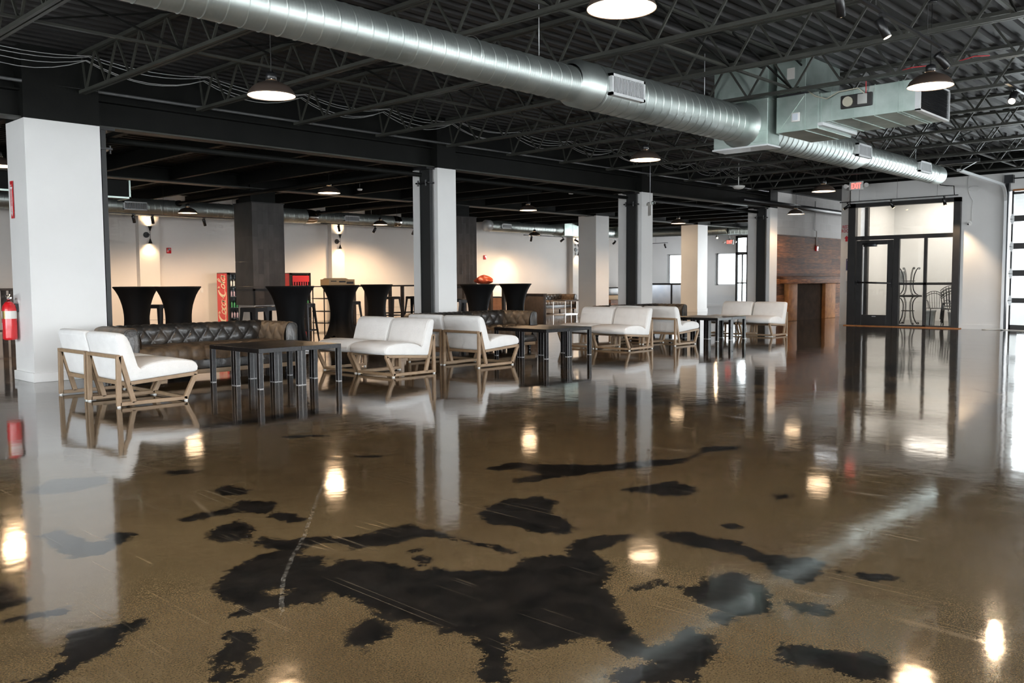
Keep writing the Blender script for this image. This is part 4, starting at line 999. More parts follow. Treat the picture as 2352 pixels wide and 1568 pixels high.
# tall communal tables
def comm(x0, x1, y0, y1, lab, H=1.09):
    t = thing('bar_table', lab, 'table', (x0, y0, 0)); w, d = x1-x0, y1-y0
    B(0, w, 0, d, H-.045, H).build('tabletop', 'cabinet_wood', t, bevel=.004)
    for x in (.02, w/2-.04, w-.10):
        for y in (.02, d-.10): B(x, x+.08, y, y+.08, 0, H-.045).build('leg', 'cabinet_wood', t)
    MB().box(.05, w-.05, .05, .08, .25, .29).build('footrest', 'cabinet_wood', t)
    return t
comm(15.5, 18.3, 20.3, 21.0, 'tall wooden communal table with stools, left of the second white column')
comm(15.2, 17.2, 15.9, 16.45, 'tall table with pale legs behind the two right-hand draped tables', 1.115)
comm(3.6, 5.9, 18.9, 19.5, 'tall grey table at the left edge beyond the fire extinguisher', 1.10)
# bag on the tall table
def bagf(u, v):
    a = 2*PI*u; h = v
    r = (.30*math.sin(PI*min(1, h*.9+.1))**.6)*(1+.10*math.sin(5*a+3*h)+.06*math.sin(11*a)) 
    return (r*math.cos(a)*1.0, r*.55*math.sin(a), .19*h*(1+.25*math.sin(2*a+1))+.0)
t = thing('cloth_bag', 'crumpled orange-red bag lying on a table behind the draped tables', 'bag', (16.15, 16.15, 1.117))
MB().grid(40, 14, bagf).build('bag_body', 'orange_bag', t)
MB().tube([(-.1, 0, .16), (-.04, .03, .21), (.05, .0, .20), (.12, -.02, .15)], .012, 6).build('handle', 'orange_bag', t)
# cart with cardboard box
t = thing('wire_cart', 'dark shelving cart under the cardboard box', 'cart', (13.1, 18.9, 0))
for x in (0, .9):
    for y in (0, .5): MB().tube([(x,y,0),(x,y,1.08)], .016, 8).build('post', 'black_metal', t)
for z in (.12, .42, .75, 1.06): B(-.02, .92, -.02, .52, z, z+.025).build('shelf', 'black_metal', t)
t = thing('cardboard_box', 'open-topped brown cardboard box with black printed marks on the dark cart', 'box', (13.30, 18.95, 1.087), -.05)
B(0, .78, 0, .42, 0, .17).build('box_body', 'card', t)
MB().prism([(-.01,.17),(.79,.17),(.70,.205),(.05,.205)], 'y', .30, .31).build('flap', 'card', t)
MB().box(.30, .50, -.002, 0, .09, .13).box(.53, .74, -.002, 0, .05, .11).box(.05, .22, -.002, 0, .11, .135).build('printed_mark', 'ink', t)

# ------------------------------------------------------------------ drinks fridges
def letters_cola(fn):
    mb = MB()
    def arc(cx, cy, rx, ry, a0, a1, n=18): return [(cx+rx*math.cos(math.radians(a0+(a1-a0)*i/n)), cy+ry*math.sin(math.radians(a0+(a1-a0)*i/n))) for i in range(n+1)]
    sh = lambda P: [(x+.28*y, y) for x, y in P]
    def C(x):
        ribbon(mb, sh(arc(x+.33, .48, .33, .50, 60, 300)), [.05+.10*math.sin(PI*i/18) for i in range(19)], fn)
        ribbon(mb, sh([(x+.33, .95), (x+.50, 1.02), (x+.62, .90), (x+.52, .74)]), [.05, .08, .09, .03], fn)
        ribbon(mb, sh([(x+.48, .06), (x+.65, .02), (x+.82, .12)]), .05, fn)
    def o(x): ribbon(mb, sh(arc(x+.18, .28, .16, .26, 90, 450)), [.10-.05*abs(math.sin(2*PI*i/18)) for i in range(19)], fn)
    def c(x): ribbon(mb, sh(arc(x+.18, .28, .17, .26, 50, 310)), [.05+.06*math.sin(PI*i/18) for i in range(19)], fn)
    def a(x): o(x); ribbon(mb, sh([(x+.35, .54), (x+.34, .15), (x+.40, .02), (x+.50, .08)]), [.08, .09, .07, .04], fn)
    def l(x): ribbon(mb, sh([(x, .10), (x+.10, .50), (x+.24, .98), (x+.16, 1.12), (x+.06, .95), (x+.10, .20), (x+.18, .02), (x+.28, .10)]), [.04, .05, .06, .06, .08, .10, .08, .04], fn)
    C(0); o(.62); c(1.00); a(1.32)
    ribbon(mb, sh([(1.88, .30), (2.05, .30)]), .09, fn)
    C(2.06); o(2.70); l(3.08); a(3.34)
    ribbon(mb, [(.30, .02), (.9, -.14), (1.8, -.10), (2.5, -.20)], [.02, .07, .06, .02], fn)
    return mb
def fridge(x, y, lab, side_logo):
    t = thing('drinks_fridge', lab, 'fridge', (x, y, 0)); W, D, H = .68, .62, 1.46
    B(0, W, .05, D, 0, H).build('body', 'black_metal', t, bevel=.006)
    B(-.004, .0, .07, D-.01, .05, H-.02).build('side_panel', 'red_paint', t)
    if side_logo: letters_cola(lambda u, v: (-.0075, .17+.40*v/1.1, .10+u*.335)).build('logo_lettering', 'text_cream', t)
    B(.05, W-.05, .052, .06, .06, H-.06).build('interior_panel', 'fridge_lit', t)
    d = MB().box(0, W, 0, .05, .0, .16).box(0, .055, 0, .05, .16, H).box(W-.055, W, 0, .05, .16, H).box(0, W, 0, .05, H-.05, H).build('door', 'black_metal', t)
    B(.055, W-.055, .02, .026, .16, H-.05).build('door_glass', 'glass', d)
    B(W-.04, W-.02, -.03, -.01, .6, 1.05).build('handle', 'pale_metal', d)
    for z in (.22, .50, .80, 1.08): B(.06, W-.06, .028, .05, z, z+.012).build('shelf', 'pale_metal', t)
    cols = [('can_red', .49), ('label_green', .43), ('bottle_lilac', .27), ('white_plastic', .30)]
    for zi, z in enumerate((.232, .512, .812, 1.092)):
        for k in range(7):
            mm = ('can_red' if not side_logo else ('bottle_lilac', 'label_green', 'bottle_lilac', 'white_plastic')[zi]) if zi != 1 else 'label_green'
            MB().lathe([(.027,0),(.03,.01),(.03,.12),(.018,.15),(.012,.18)], 10, (.10+.08*k, .04-.0, z), True).build('bottle', mm, t)
    return t
fridge(12.1, 21.9, 'drinks fridge with red side and white script lettering, left of the clad column', True)
o = fridge(14.05, 21.9, 'drinks fridge full of red cans, right of the dark clad column', False)
B(.06, .62, -.004, .0, 1.20, 1.38).build('header_sign', 'can_red', o)
# ------------------------------------------------------------------ lounge end: chrome tables, cabinets, booth
def chrome_table(x, y, lab, w=1.0, d=.55, H=.5):
    t = thing('chrome_table', lab, 'table', (x, y, 0), -.0, 'chrome framed low tables')
    B(0, w, 0, d, H-.03, H).build('tabletop', 'cabinet_wood', t)
    mb = MB(); r = .022
    for a in (0, w):
        for b in (0, d): mb.box(a-r/2, a+r/2, b-r/2, b+r/2, 0, H-.03)
    for b in (0, d): mb.box(0, w, b-r/2, b+r/2, 0, .022)
    for a in (0, w): mb.box(a-r/2, a+r/2, 0, d, 0, .022).box(a-r/2, a+r/2, 0, d, H-.055, H-.03)
    mb.build('frame', 'chrome', t)
    return t
chrome_table(23.6, 19.6, 'low chrome framed table left of the beige-lit column, left one')
chrome_table(24.9, 19.6, 'low chrome framed table just left of the beige-lit column, right one')
t = thing('wood_cabinet', 'dark wood-grain cabinet panel standing right of the last draped table', 'cabinet', (17.35, 15.15, 0), -.05)
B(0, .10, 0, .7, 0, .83).build('cabinet_body', 'cabinet_wood', t, bevel=.003)
B(-.02, .12, -.01, .71, .83, .85).build('worktop', 'cabinet_wood', t)
t = thing('wood_cabinet', 'low orange wood cabinet behind the gap between the two right-hand draped tables', 'cabinet', (17.9, 18.0, 0))
B(0, .9, 0, .5, 0, .70).build('cabinet_body', 'orange_wood', t); B(-.02, .92, -.02, .52, .70, .73).build('worktop', 'table_black', t)
t = thing('booth_seat', 'tan and brown booth seat right of the beige-lit column', 'booth', (27.6, 20.6, 0))
B(0, 1.7, 0, .6, .0, .22).build('cushion', 'tan_fabric', t, bevel=.03); B(0, 1.7, .02, .6, .22, .42).build('base_panel', 'rough_wood', t)
B(0, 1.35, .1, .5, .42, .60).build('cushion', 'tan_fabric', t, bevel=.04)
B(.3, 1.7, .45, .6, .56, .92).build('backrest', 'leather', t, bevel=.05)
# bar counter with frosted panels
t = thing('bar_counter', 'long bar counter with frosted bluish front panels near the windows', 'bar counter', (32.0, 19.6, 0))
B(0, .6, 0, 3.3, 1.02, 1.06).build('worktop', 'table_black', t)
B(.04, .58, .02, 3.28, .0, .14).build('toe_kick', 'black_metal', t); B(.06, .58, .02, 3.28, .14, 1.02).build('counter_body', 'black_metal', t)
for k in range(3): B(.02, .055, .06+1.08*k, 1.06+1.08*k, .16, 1.0).build('front_panel', 'frost', t, bevel=.004)
for k in range(4): B(.0, .06, .0+1.08*k-.01, .05+1.08*k, .0, 1.02).build('divider', 'black_metal', t)
t = thing('soap_bottle', 'small white pump bottle on the bar counter', 'bottle', (32.25, 22.0, 1.06))
MB().lathe([(.04,0),(.045,.02),(.045,.12),(.02,.15),(.012,.19)], 14, (0,0,0), True).build('bottle_body', 'white_plastic', t); B(-.05, .01, -.01, .01, .19, .205).build('pump', 'white_plastic', t)
t = thing('bar_tap', 'dark bar tap on the counter at the edge of the third white column', 'tap', (32.25, 22.62, 1.06))
MB().lathe([(.06,0),(.05,.03),(.02,.06),(.02,.28)], 14, (0,0,0), True).build('tap_body', 'gun_metal', t); MB().tube([(0,0,.26),(-.08,0,.33),(-.14,0,.26)], .012, 8).build('spout', 'chrome', t)

# ------------------------------------------------------------------ windows of the far end wall
def window(n, y0, y1, z0, z1):
    w = MB().box(35.3, 35.34, y0, y0+.05, z0, z1).box(35.3, 35.34, y1-.05, y1, z0, z1).box(35.3, 35.34, y0, y1, z0, z0+.05).box(35.3, 35.34, y0, y1, z1-.05, z1)
    o = struct('window_%d' % n, w, 'pale_metal'); B(35.31, 35.315, y0, y1, z0, z1).build('pane', 'glass', o)
window(1, 21.9, 22.96, .95, 2.39); window(2, 19.40, 20.41, .95, 2.38)
o = struct('door_2', MB().box(35.06, 35.16, 19.26, 19.36, 0, 3.12).box(35.06, 35.16, 18.76, 18.84, 0, 3.12).box(35.06, 35.16, 17.3, 17.4, 0, 3.12).box(35.06, 35.16, 17.3, 19.36, 2.28, 2.40).box(35.06, 35.16, 17.3, 19.36, 3.02, 3.12).box(35.06, 35.16, 17.3, 19.36, 0, .12).box(35.07, 35.15, 19.02, 19.07, 0, 2.3), 'frame_metal')
B(35.10, 35.105, 17.3, 19.36, 0, 3.1).build('pane', 'glass', o); B(35.03, 35.06, 18.84, 19.26, 1.02, 1.07).build('push_bar', 'black_metal', o)

# ------------------------------------------------------------------ entrance storefront (in the plane x = WX)
fx0, fx1 = WX-.10, WX+.06
def fbox(mb, ya, yb, za, zb, d0=fx0, d1=fx1): return mb.box(d0, d1, ya, yb, za, zb)
mb = MB()
fbox(mb, 8.93, 9.11, 0, 3.08); fbox(mb, 6.47, 6.62, 0, 3.08); fbox(mb, 6.47, 9.11, 2.98, 3.08)
fbox(mb, 6.62, 8.93, 2.16, 2.26, WX-.03, WX+.05); fbox(mb, 7.86, 8.00, 0, 2.16, WX-.03, WX+.05)
fbox(mb, 7.22, 7.29, 0, 2.16, WX-.01, WX+.05); fbox(mb, 6.62, 7.86, 1.03, 1.09, WX-.01, WX+.05); fbox(mb, 6.62, 7.86, 0, .05, WX-.01, WX+.05)
fr = struct('door_1', mb, 'frame_metal')
B(WX+.01, WX+.016, 6.62, 8.93, 2.26, 2.98).build('transom_glass', 'glass', fr)
B(WX+.01, WX+.016, 7.29, 7.86, .05, 2.16).build('side_glass', 'glass', fr); B(WX+.01, WX+.016, 6.62, 7.22, .05, 2.16).build('side_glass', 'glass', fr)
d = MB(); fbox(d, 8.77, 8.92, .01, 2.15, WX-.02, WX+.03); fbox(d, 8.01, 8.15, .01, 2.15, WX-.02, WX+.03); fbox(d, 8.15, 8.77, .01, .28, WX-.02, WX+.03); fbox(d, 8.15, 8.77, 2.04, 2.15, WX-.02, WX+.03)
dl = d.build('door_leaf', 'frame_metal', fr, bevel=.003, seg=1)
B(WX, WX+.006, 8.15, 8.77, .28, 2.04).build('door_glass', 'glass', dl)
MB().tube([(WX-.06, 8.93, 1.10), (WX-.06, 8.02, 1.075)], .022, 8).box(WX-.08, WX-.02, 8.02, 8.10, .98, 1.18).box(WX-.08, WX-.02, 8.86, 8.93, 1.05, 1.15).build('push_bar', 'black_metal', dl)
MB().box(WX-.09, WX-.02, 8.40, 8.72, 1.99, 2.08).bar((WX-.07, 8.45, 2.10), (WX-.04, 8.88, 2.13), .02, .015).build('door_closer', 'gun_metal', dl, bevel=.004)
B(WX-.022, WX-.02, 8.40, 8.50, .235, .25).build('door_plate', 'pale_metal', dl)
B(WX-.20, WX+.10, 6.4, 9.15, 0, .018).build('threshold', 'orange_wood', fr)
# second frame seen through the glass
s = struct('door_3', MB().box(22.9, 23.05, 9.26, 9.40, 0, 3.3).box(24.0, 24.12, 9.30, 9.40, 0, 3.3).box(22.9, 24.12, 9.30, 9.40, 2.2, 2.3).box(22.9, 24.12, 9.30, 9.40, 3.2, 3.3).box(22.9, 24.1, 9.32, 9.38, 0, .2), 'frame_metal')
B(23.05, 24.0, 9.385, 9.395, .2, 3.2).build('pane', 'frost', s)
area('vestibule_light', (24.6, 7.4, 3.45), (0, 0, 0), 2.4, 2.4, 92, (1., .88, .77))
t = thing('wall_vent', 'small brown air vent high on the wall seen through the transom', 'vent', (26.19, 7.15, 2.95))
B(0, .01, -.14, .14, -.07, .07).build('vent_frame', 'pale_metal', t)
mb = MB(); [mb.box(-.004, 0, -.12+.05*k, -.085+.05*k, -.055+.04*j, -.03+.04*j) for k in range(5) for j in range(3)]; mb.build('vent_slots', 'cabinet_wood', t)
# bistro table with a second one upside down on it
def bistro(inv=False):
    s = -1 if inv else 1; t = thing('bistro_table', 'x', 'table', (0,0,0), 0, 'wrought iron bistro tables'); H = .73
    f = lambda z: s*z
    tp = MB().tube([(.32*math.cos(2*PI*k/40), .32*math.sin(2*PI*k/40), f(H)) for k in range(41)], .012, 6)
    for k in range(-6, 7):
        y = k*.045; w = math.sqrt(max(.001, .315**2-y*y)); tp.bar((-w, y, f(H)), (w, y, f(H)), .006, .006)
    tp.build('tabletop', 'black_metal', t)
    MB().tube([(.15*math.cos(2*PI*k/24), .15*math.sin(2*PI*k/24), f(.36)) for k in range(25)], .010, 6).build('ring_brace', 'black_metal', t)
    for k in range(4):
        a = PI/4+PI/2*k; pr = [(.26,H-.01),(.19,H-.05),(.135,H-.14),(.12,.50),(.125,.36),(.15,.20),(.20,.08),(.25,.02),(.285,.015),(.29,.045),(.27,.06),(.258,.045)]
        for off in (-.012, .012):
            MB().tube([(r*math.cos(a)-off*math.sin(a), r*math.sin(a)+off*math.cos(a), f(z)) for r, z in pr], .0085, 6).build('leg', 'black_metal', t)
    return t
b1 = bistro(); b1.location = (23.45, 8.02, 0); b1['label'] = 'wrought iron bistro table standing inside the glass entrance'
b2 = bistro(True); b2.location = (23.45, 8.02, 1.485); b2['label'] = 'upturned wrought iron bistro table with scrolled legs in the air'
def patio_chair():
    t = thing('patio_chair', 'x', 'chair', (0,0,0), 0, 'stacked wrought iron patio chairs')
    B(-.22, .22, -.22, .22, .41, .425).build('seat', 'black_metal', t)
    mb = MB()
    for k in range(9):
        u = -1+2*k/8; x = .22*u; h = .86-.13*u*u; mb.tube([(x, .20, .42), (x*1.08, .24, .62), (x*1.12, .29, h)], .006, 5)
    for q, z in ((1.12, .855), (1.10, .80)): mb.tube([(.22*u*q, .29-(.855-z)*.3, z-.13*u*u) for u in [i/6-1 for i in range(13)]], .009, 5)
    mb.build('backrest', 'black_metal', t)
    for sx in (-1, 1):
        MB().tube([(sx*.23, .24, .60), (sx*.27, .05, .63), (sx*.27, -.18, .61), (sx*.24, -.22, .42)], .01, 6).build('armrest', 'black_metal', t)
        MB().tube([(sx*.21, -.21, .42), (sx*.24, -.25, .0)], .011, 6).build('leg', 'black_metal', t); MB().tube([(sx*.21, .20, .42), (sx*.24, .27, .0)], .011, 6).build('leg', 'black_metal', t)
    return t
pc = patio_chair(); pc.location = (23.5, 6.95, 0); pc.rotation_euler = (0, 0, -1.2); pc['label'] = 'black patio chair at the bottom of the stack inside the entrance'
dup(pc, (23.52, 6.97, .075), -1.2, 'black patio chair second in the stack inside the entrance'); dup(pc, (23.54, 6.99, .15), -1.2, 'black patio chair on top of the stack inside the entrance')
dup(pc, (23.6, 6.22, 0), -1.9, 'black patio chair behind the right edge of the glass entrance, apart from the stack')
dup(pc, (24.05, 7.5, 0), -1.0, 'black patio chair between the bistro table and the chair stack')
for x, y, lab in ((23.25, 6.85, 'white plastic bucket under the patio chair stack'), (23.3, 6.42, 'white plastic bucket at the right corner inside the entrance'), (23.9, 7.62, 'white plastic bucket behind the bistro table')):
    o = thing('bucket', lab, 'bucket', (x, y, 0), 0, 'white buckets'); MB().lathe([(.11,0),(.14,.34),(.15,.34),(.15,.37),(.135,.37)], 24, (0,0,0)).build('bucket_body', 'white_plastic', o); MB().lathe([(.001,.005),(.11,.005)], 20).build('bucket_bottom', 'white_plastic', o)
for x, y, rz, lab in ((24.6, 7.05, .25, 'tilted white framed sign leaning behind the patio chairs'), (24.6, 6.62, -.1, 'upright white framed sign behind the patio chairs')):
    t = thing('framed_sign', lab, 'sign', (x, y, 1.05), rz, 'white framed signs')
    MB().bar((0,-.17,-.22),(.08,-.17,.22),.03,.02).bar((0,.17,-.22),(.08,.17,.22),.03,.02).bar((0,-.17,-.22),(0,.17,-.22),.03,.02).bar((.08,-.17,.22),(.08,.17,.22),.03,.02).build('frame', 'white_plastic', t)
    MB().add([(.012,-.16,-.21),(.012,.16,-.21),(.088,.16,.21),(.088,-.16,.21)], [(0,1,2,3)]).build('sign_face', 'grey_plastic', t)
    MB().tube([(0,0,-.22),(0,0,-1.05)], .012, 6).build('stand_leg', 'chrome', t)
t = thing('sign_stand', 'dark sign on a thin pole seen through the door glass', 'sign', (24.2, 8.5, 0))
MB().lathe([(.14,0),(.14,.01),(.02,.02)], 20, (0,0,0), True).build('base', 'black_metal', t); MB().tube([(0,0,.01),(0,0,1.1)], .012, 8).build('pole', 'black_metal', t); B(-.01, .01, -.13, .13, 1.05, 1.38).build('sign_face', 'grey_plastic', t)

# ------------------------------------------------------------------ things on the entrance wall
lw = 22.715
t = thing('restroom_sign', 'red REST ROOMS lettering with an up arrow on the narrow wall left of the entrance', 'sign', (lw, 9.485, 2.28))
text_mb('REST', .115, lambda u, v: (0, -.02-u, .22+v), bold=.002, squeeze=.72).build('lettering', 'text_red', t)
text_mb('ROOMS', .115, lambda u, v: (0, -u, .115+v), bold=.002, squeeze=.72).build('lettering', 'text_red', t)
MB().add([(0,-.10,.03),(0,-.19,-.03),(0,-.165,-.03),(0,-.165,-.12),(0,-.115,-.12),(0,-.115,-.03),(0,-.06,-.03)][:0] or [(0,-.135,.03),(0,-.20,-.04),(0,-.165,-.04),(0,-.165,-.12),(0,-.105,-.12),(0,-.105,-.04),(0,-.07,-.04)], [(0,1,2,3,4,5,6)]).build('arrow', 'text_red', t)
t = thing('sanitizer_dispenser', 'white hand sanitizer dispenser under a navy sign at the left of the entrance', 'dispenser', (WX+.38, 9.22, 1.25))
B(-.10, -.0, -.06, .09, -.12, .14).build('dispenser_body', 'white_plastic', t, bevel=.012)
B(-.12, -.02, -.06, .07, -.20, -.185).build('drip_tray', 'pale_metal', t)
MB().box(-.06, -.04, .08, .12, -.42, .20).box(-.08, -.02, -.06, .12, -.42, -.40).build('stand', 'pale_metal', t)
t = thing('notice_sign', 'curved navy notice with white drop symbol above the sanitizer dispenser', 'sign', (22.62, 9.22, 1.55))
def ns(u, v): return (-.03*math.sin(PI*u)-.0, .09-.18*u, -.14+.30*v)
MB().grid(9, 5, ns).build('sign_panel', 'navy', t)
MB().lathe([(.001,0),(.022,0)], 14).build('symbol', 'text_white', t).location = (0,0,0)
sym = t.children[-1]; sym.data = MB().add([(-.034, .028*math.cos(2*PI*k/16), .04+.028*math.sin(2*PI*k/16)) for k in range(16)], [tuple(range(16))]).add([(-.034,.03,-.02),(-.034,-.03,-.02),(-.034,-.02,-.06),(-.034,.02,-.06)], [(0,1,2,3)]).box(-.034,-.033,-.04,.05,.11,.12).box(-.034,-.033,-.04,.05,.13,.14).build('tmp', 'text_white').data
tmp = bpy.data.objects.get('tmp'); bpy.data.objects.remove(tmp)
def exit_sign(loc, rz, label, lit=True):
    t = thing('exit_sign', label, 'exit sign', loc, rz)          # faces local -y
    B(-.16, .16, 0, .05, -.10, .10).build('sign_body', 'white_plastic', t, bevel=.006)
    text_mb('EXIT', .185, lambda u, v: (u, -.004, v-.065), align='CENTER', bold=.004, squeeze=.62).build('lettering', 'exit_red', t)
    MB().box(-.05, .05, 0, .05, .10, .13).build('mount', 'black_metal', t)
    for s in (-1, 1):
        l = MB().tube([(s*.17, .01, .0), (s*.24, .01, .0)], .02, 8).tube([(s*.245, .03, 0), (s*.245, -.03, 0)], .05, 18).build('emergency_lamp', 'white_plastic', t)
        MB().tube([(s*.245, -.03, 0), (s*.245, -.036, 0)], .038, 16).build('lens', 'white_plastic', l)
    return t
t = exit_sign((20.9, 8.40, 3.39), -PI/2, 'lit red EXIT sign with two lamp heads above the glass entrance')
MB().tube([(0, .02, .13), (0, .02, .58)], .01, 6).build('stem', 'black_metal', t)
t = exit_sign((33.6, 18.85, 2.79), -PI/2+.25, 'small far red EXIT sign beside the tall glass door')
MB().tube([(0, .02, .13), (0, .02, .75)], .01, 6).build('stem', 'black_metal', t)
t = thing('exit_sign', 'clear acrylic exit sign seen edge-on in front of the third white column', 'exit sign', (16.0, 10.9, 2.74), .9)
B(-.12, .12, 0, .012, -.16, .06).build('acrylic_panel', 'white_plastic', t)
text_mb('EXIT', .14, lambda u, v: (u, -.002, v-.10), align='CENTER', bold=.003, squeeze=.62).build('lettering', 'exit_faint', t)
B(-.15, .15, -.03, .04, .06, .12).build('sign_body', 'white_plastic', t, bevel=.012)
for s in (-1, 1): MB().tube([(s*.13, 0, .10), (s*.17, -.06, .10)], .04, 14).build('emergency_lamp', 'clear_acrylic', t)
MB().tube([(0, 0, .12), (0, 0, 1.25)], .006, 6).build('stem', 'pale_metal', t)
t = thing('wall_speaker', 'round white in-wall speaker cover high on the wall right of the entrance', 'speaker', (WX, 6.22, 3.26))
def el(u, v): a = 2*PI*u; return (-.012*(1-v)-.002, .13*math.cos(a)*(.86+.14*v), .065*math.sin(a)*(.86+.14*v))
MB().grid(33, 3, el).build('rim', 'white_paint', t)
MB().add([(-.008, .112*math.cos(2*PI*k/32), .056*math.sin(2*PI*k/32)) for k in range(32)], [tuple(range(32))]).build('cover', 'white_paint', t)
t = thing('security_camera', 'small white dome security camera on the wall right of the entrance', 'camera', (WX+.002, 6.29, 2.47))
MB().tube([(0,0,0),(-.035,0,0)], .055, 20).build('base', 'white_plastic', t); MB().tube([(-.035,.0,-.01),(-.075,.015,-.03)], [.04,.03], 16).build('camera_ball', 'white_plastic', t); MB().tube([(-.075,.015,-.03),(-.08,.017,-.033)], .02, 12).build('lens', 'ink', t)
tag(MB().tube([(WX-.01, 6.34, 3.55), (WX-.012, 6.36, 3.30), (WX-.012, 6.30, 3.10), (WX-.012, 6.23, 2.98), (WX-.012, 6.25, 2.75), (WX-.012, 6.25, 2.50)], .006, 6).build('camera_cable', 'white_wire'), 'thin white cable winding down the wall to the security camera', 'cable')
# floor cable at the garage door foot
tag(MB().tube([(22.1, 5.9, .008), (22.0, 5.75, .008), (22.1, 5.55, .03), (22.2, 5.45, .01), (22.15, 5.1, .008), (22.1, 4.8, .008)], .008, 6).build('floor_cable', 'white_wire'), 'loose white cable on the floor at the foot of the garage door', 'cable')

# ------------------------------------------------------------------ glazed overhead door
gy0, gy1 = 2.15, 5.42
PZ = [(.12, .62), (.73, 1.23), (1.36, 1.84), (1.97, 2.46), (2.59, 3.07)]
gd = struct('door_4', MB().box(WX+.0, WX+.05, gy1-.035, gy1+.0, 0, 3.16).box(WX, WX+.05, gy0, gy0+.06, 0, 3.16), 'frame_metal')
for i, (a, b) in enumerate(PZ):
    lo = 0 if i == 0 else PZ[i-1][1]+.055; hi = PZ[i][1]+.055
    p = MB().box(WX, WX+.05, gy0, gy1, lo, a).box(WX, WX+.05, gy0, gy1, b, hi)
    for y in (gy0+1.6,): p.box(WX, WX+.05, y, y+.06, a, b)
    q = p.build('door_section', 'frame_metal', gd); B(WX+.02, WX+.026, gy0, gy1, a, b).build('pane', 'glass', q)
    if i: MB().tube([(WX-.02, 5.44, lo), (WX-.02, 5.36, lo)], .012, 8).add([(WX-.012, 5.40, lo-.12), (WX-.012, 5.44, lo-.06), (WX-.012, 5.44, lo+.06), (WX-.012, 5.40, lo+.12), (WX-.012, 5.36, lo+.06), (WX-.012, 5.36, lo-.06)], [(0,1,2,3,4,5)]).build('hinge', 'pale_metal', gd)
t = thing('door_track', 'bright galvanised track that curves up from the garage door and runs along under the joists', 'track', (22.2, 5.52, 0))
pts = [(.02, 0, .02), (.02, 0, 2.85)] + [(.02-.42*(1-math.cos(a)), 0, 2.85+.42*math.sin(a)) for a in [PI/2*k/8 for k in range(1, 9)]] + [(-3.45, 0, 3.31)]
mb = MB()
for a, b in zip(pts, pts[1:]): mb.bar(a, b, .05, .06, (0,1,0))
mb.build('track_rail', 'pale_metal', t)
MB().box(-3.55, -3.48, -.4, .35, 3.43, 3.50).bar((-3.5, .33, 3.46), (-3.42, .0, 3.28), .05, .012).bar((-3.5, -.38, 3.46), (-3.42, .0, 3.28), .05, .012).build('hanger_bracket', 'black_metal', t)
MB().box(.0, .12, -.06, .02, 0, 3.45).build('angle_iron', 'gun_metal', t); B(-.02, .12, -.14, .04, 3.32, 3.50).build('bearing_plate', 'gun_metal', t)
t2 = thing('torsion_shaft', 'thin shaft above the garage door', 'shaft', (WX-.06, 0, 3.42)); MB().tube([(0, 5.45, 0), (0, 2.2, 0)], .013, 10).build('shaft_rod', 'gun_metal', t2)
B(WX-.04, WX, 2.15, 5.40, 3.14, 3.18).build('door_header', 'orange_wood', gd)
# outside ground seen through the door and windows
struct('ground', MB().box(22.6, 80, -40, 5.5, -.25, -.12).box(35.5, 90, 11, 60, -.25, -.12).box(-40, 22.6, -40, -5.0, -.25, -.12).box(-40, -5.5, -40, 60, -.25, -.12), 'asphalt')
t = thing('concrete_barrier', 'pale concrete block standing outside the lowest garage door pane', 'block', (25.4, 3.9, -.12)); B(0, .8, 0, 1.5, 0, .62).build('block_body', 'stone', t, bevel=.02)

# ------------------------------------------------------------------ reclaimed wood wall with mantel
o = B(22.80, 28.2, 11.40, 11.46, 0, 2.44).build('wood_wall_panel', 'rough_wood'); tag(o, 'reclaimed dark wood plank cladding on the lower block wall', 'wall cladding')
t = thing('mantel_surround', 'rustic timber mantel on two posts in front of the plank wall', 'mantel', (0, 11.395, 0))
B(23.15, 27.2, -.20, 0, 1.06, 1.27).build('mantel_beam', 'rough_wood', t, bevel=.012)
B(23.40, 23.97, -.14, 0, 0, 1.06).build('post', 'post_wood', t, bevel=.01); B(25.85, 26.6, -.14, 0, 0, 1.06).build('post', 'post_wood', t, bevel=.01)
B(23.97, 25.85, -.03, -.005, 0, 1.06).build('back_panel', 'rough_wood_dark', t)
# fire alarms
def alarm(loc, lab):
    t = thing('fire_alarm', lab, 'fire alarm', loc, 0, 'red fire alarms')
    B(-.06, .06, -.05, 0, -.075, .075).build('alarm_body', 'red_paint', t, bevel=.008); B(-.035, .035, -.062, -.05, .005, .055).build('strobe', 'chrome', t)
    return t
alarm((10.98, 23.002, 2.06), 'red fire alarm on the back wall right of the left sconce'); alarm((23.04, 23.002, 2.07), 'red fire alarm on the back wall right of the second white column')
a = alarm((25.46, 11.402, 2.10), 'red fire alarm mounted on the reclaimed wood wall')
tag(MB().tube([(25.46, 11.385, 2.18), (25.46, 11.385, 2.62), (25.42, 11.43, 2.64), (25.42, 11.43, 3.5)], .018, 8).build('alarm_conduit', 'white_paint'), 'white painted conduit running down the block wall to the fire alarm', 'conduit')
tag(B(11.9-.035, 11.9+.035, 22.985, 23.0, .92, 1.04).build('light_switch', 'white_plastic'), 'white switch plate on the back wall left of the red-sided fridge', 'switch')
for x, y, z, lab in ((19.3, 10.6, 3.42, 'white dome ceiling light under the joists near the rightmost column'),):
    t = thing('ceiling_dome', lab, 'ceiling light', (x, y, z)); MB().lathe([(.001,-.07),(.10,-.05),(.15,0),(.15,.02),(.001,.02)], 28).build('dome', 'white_plastic', t); MB().tube([(0,0,.02),(0,0,.56)], .012, 6).build('stem', 'white_plastic', t)
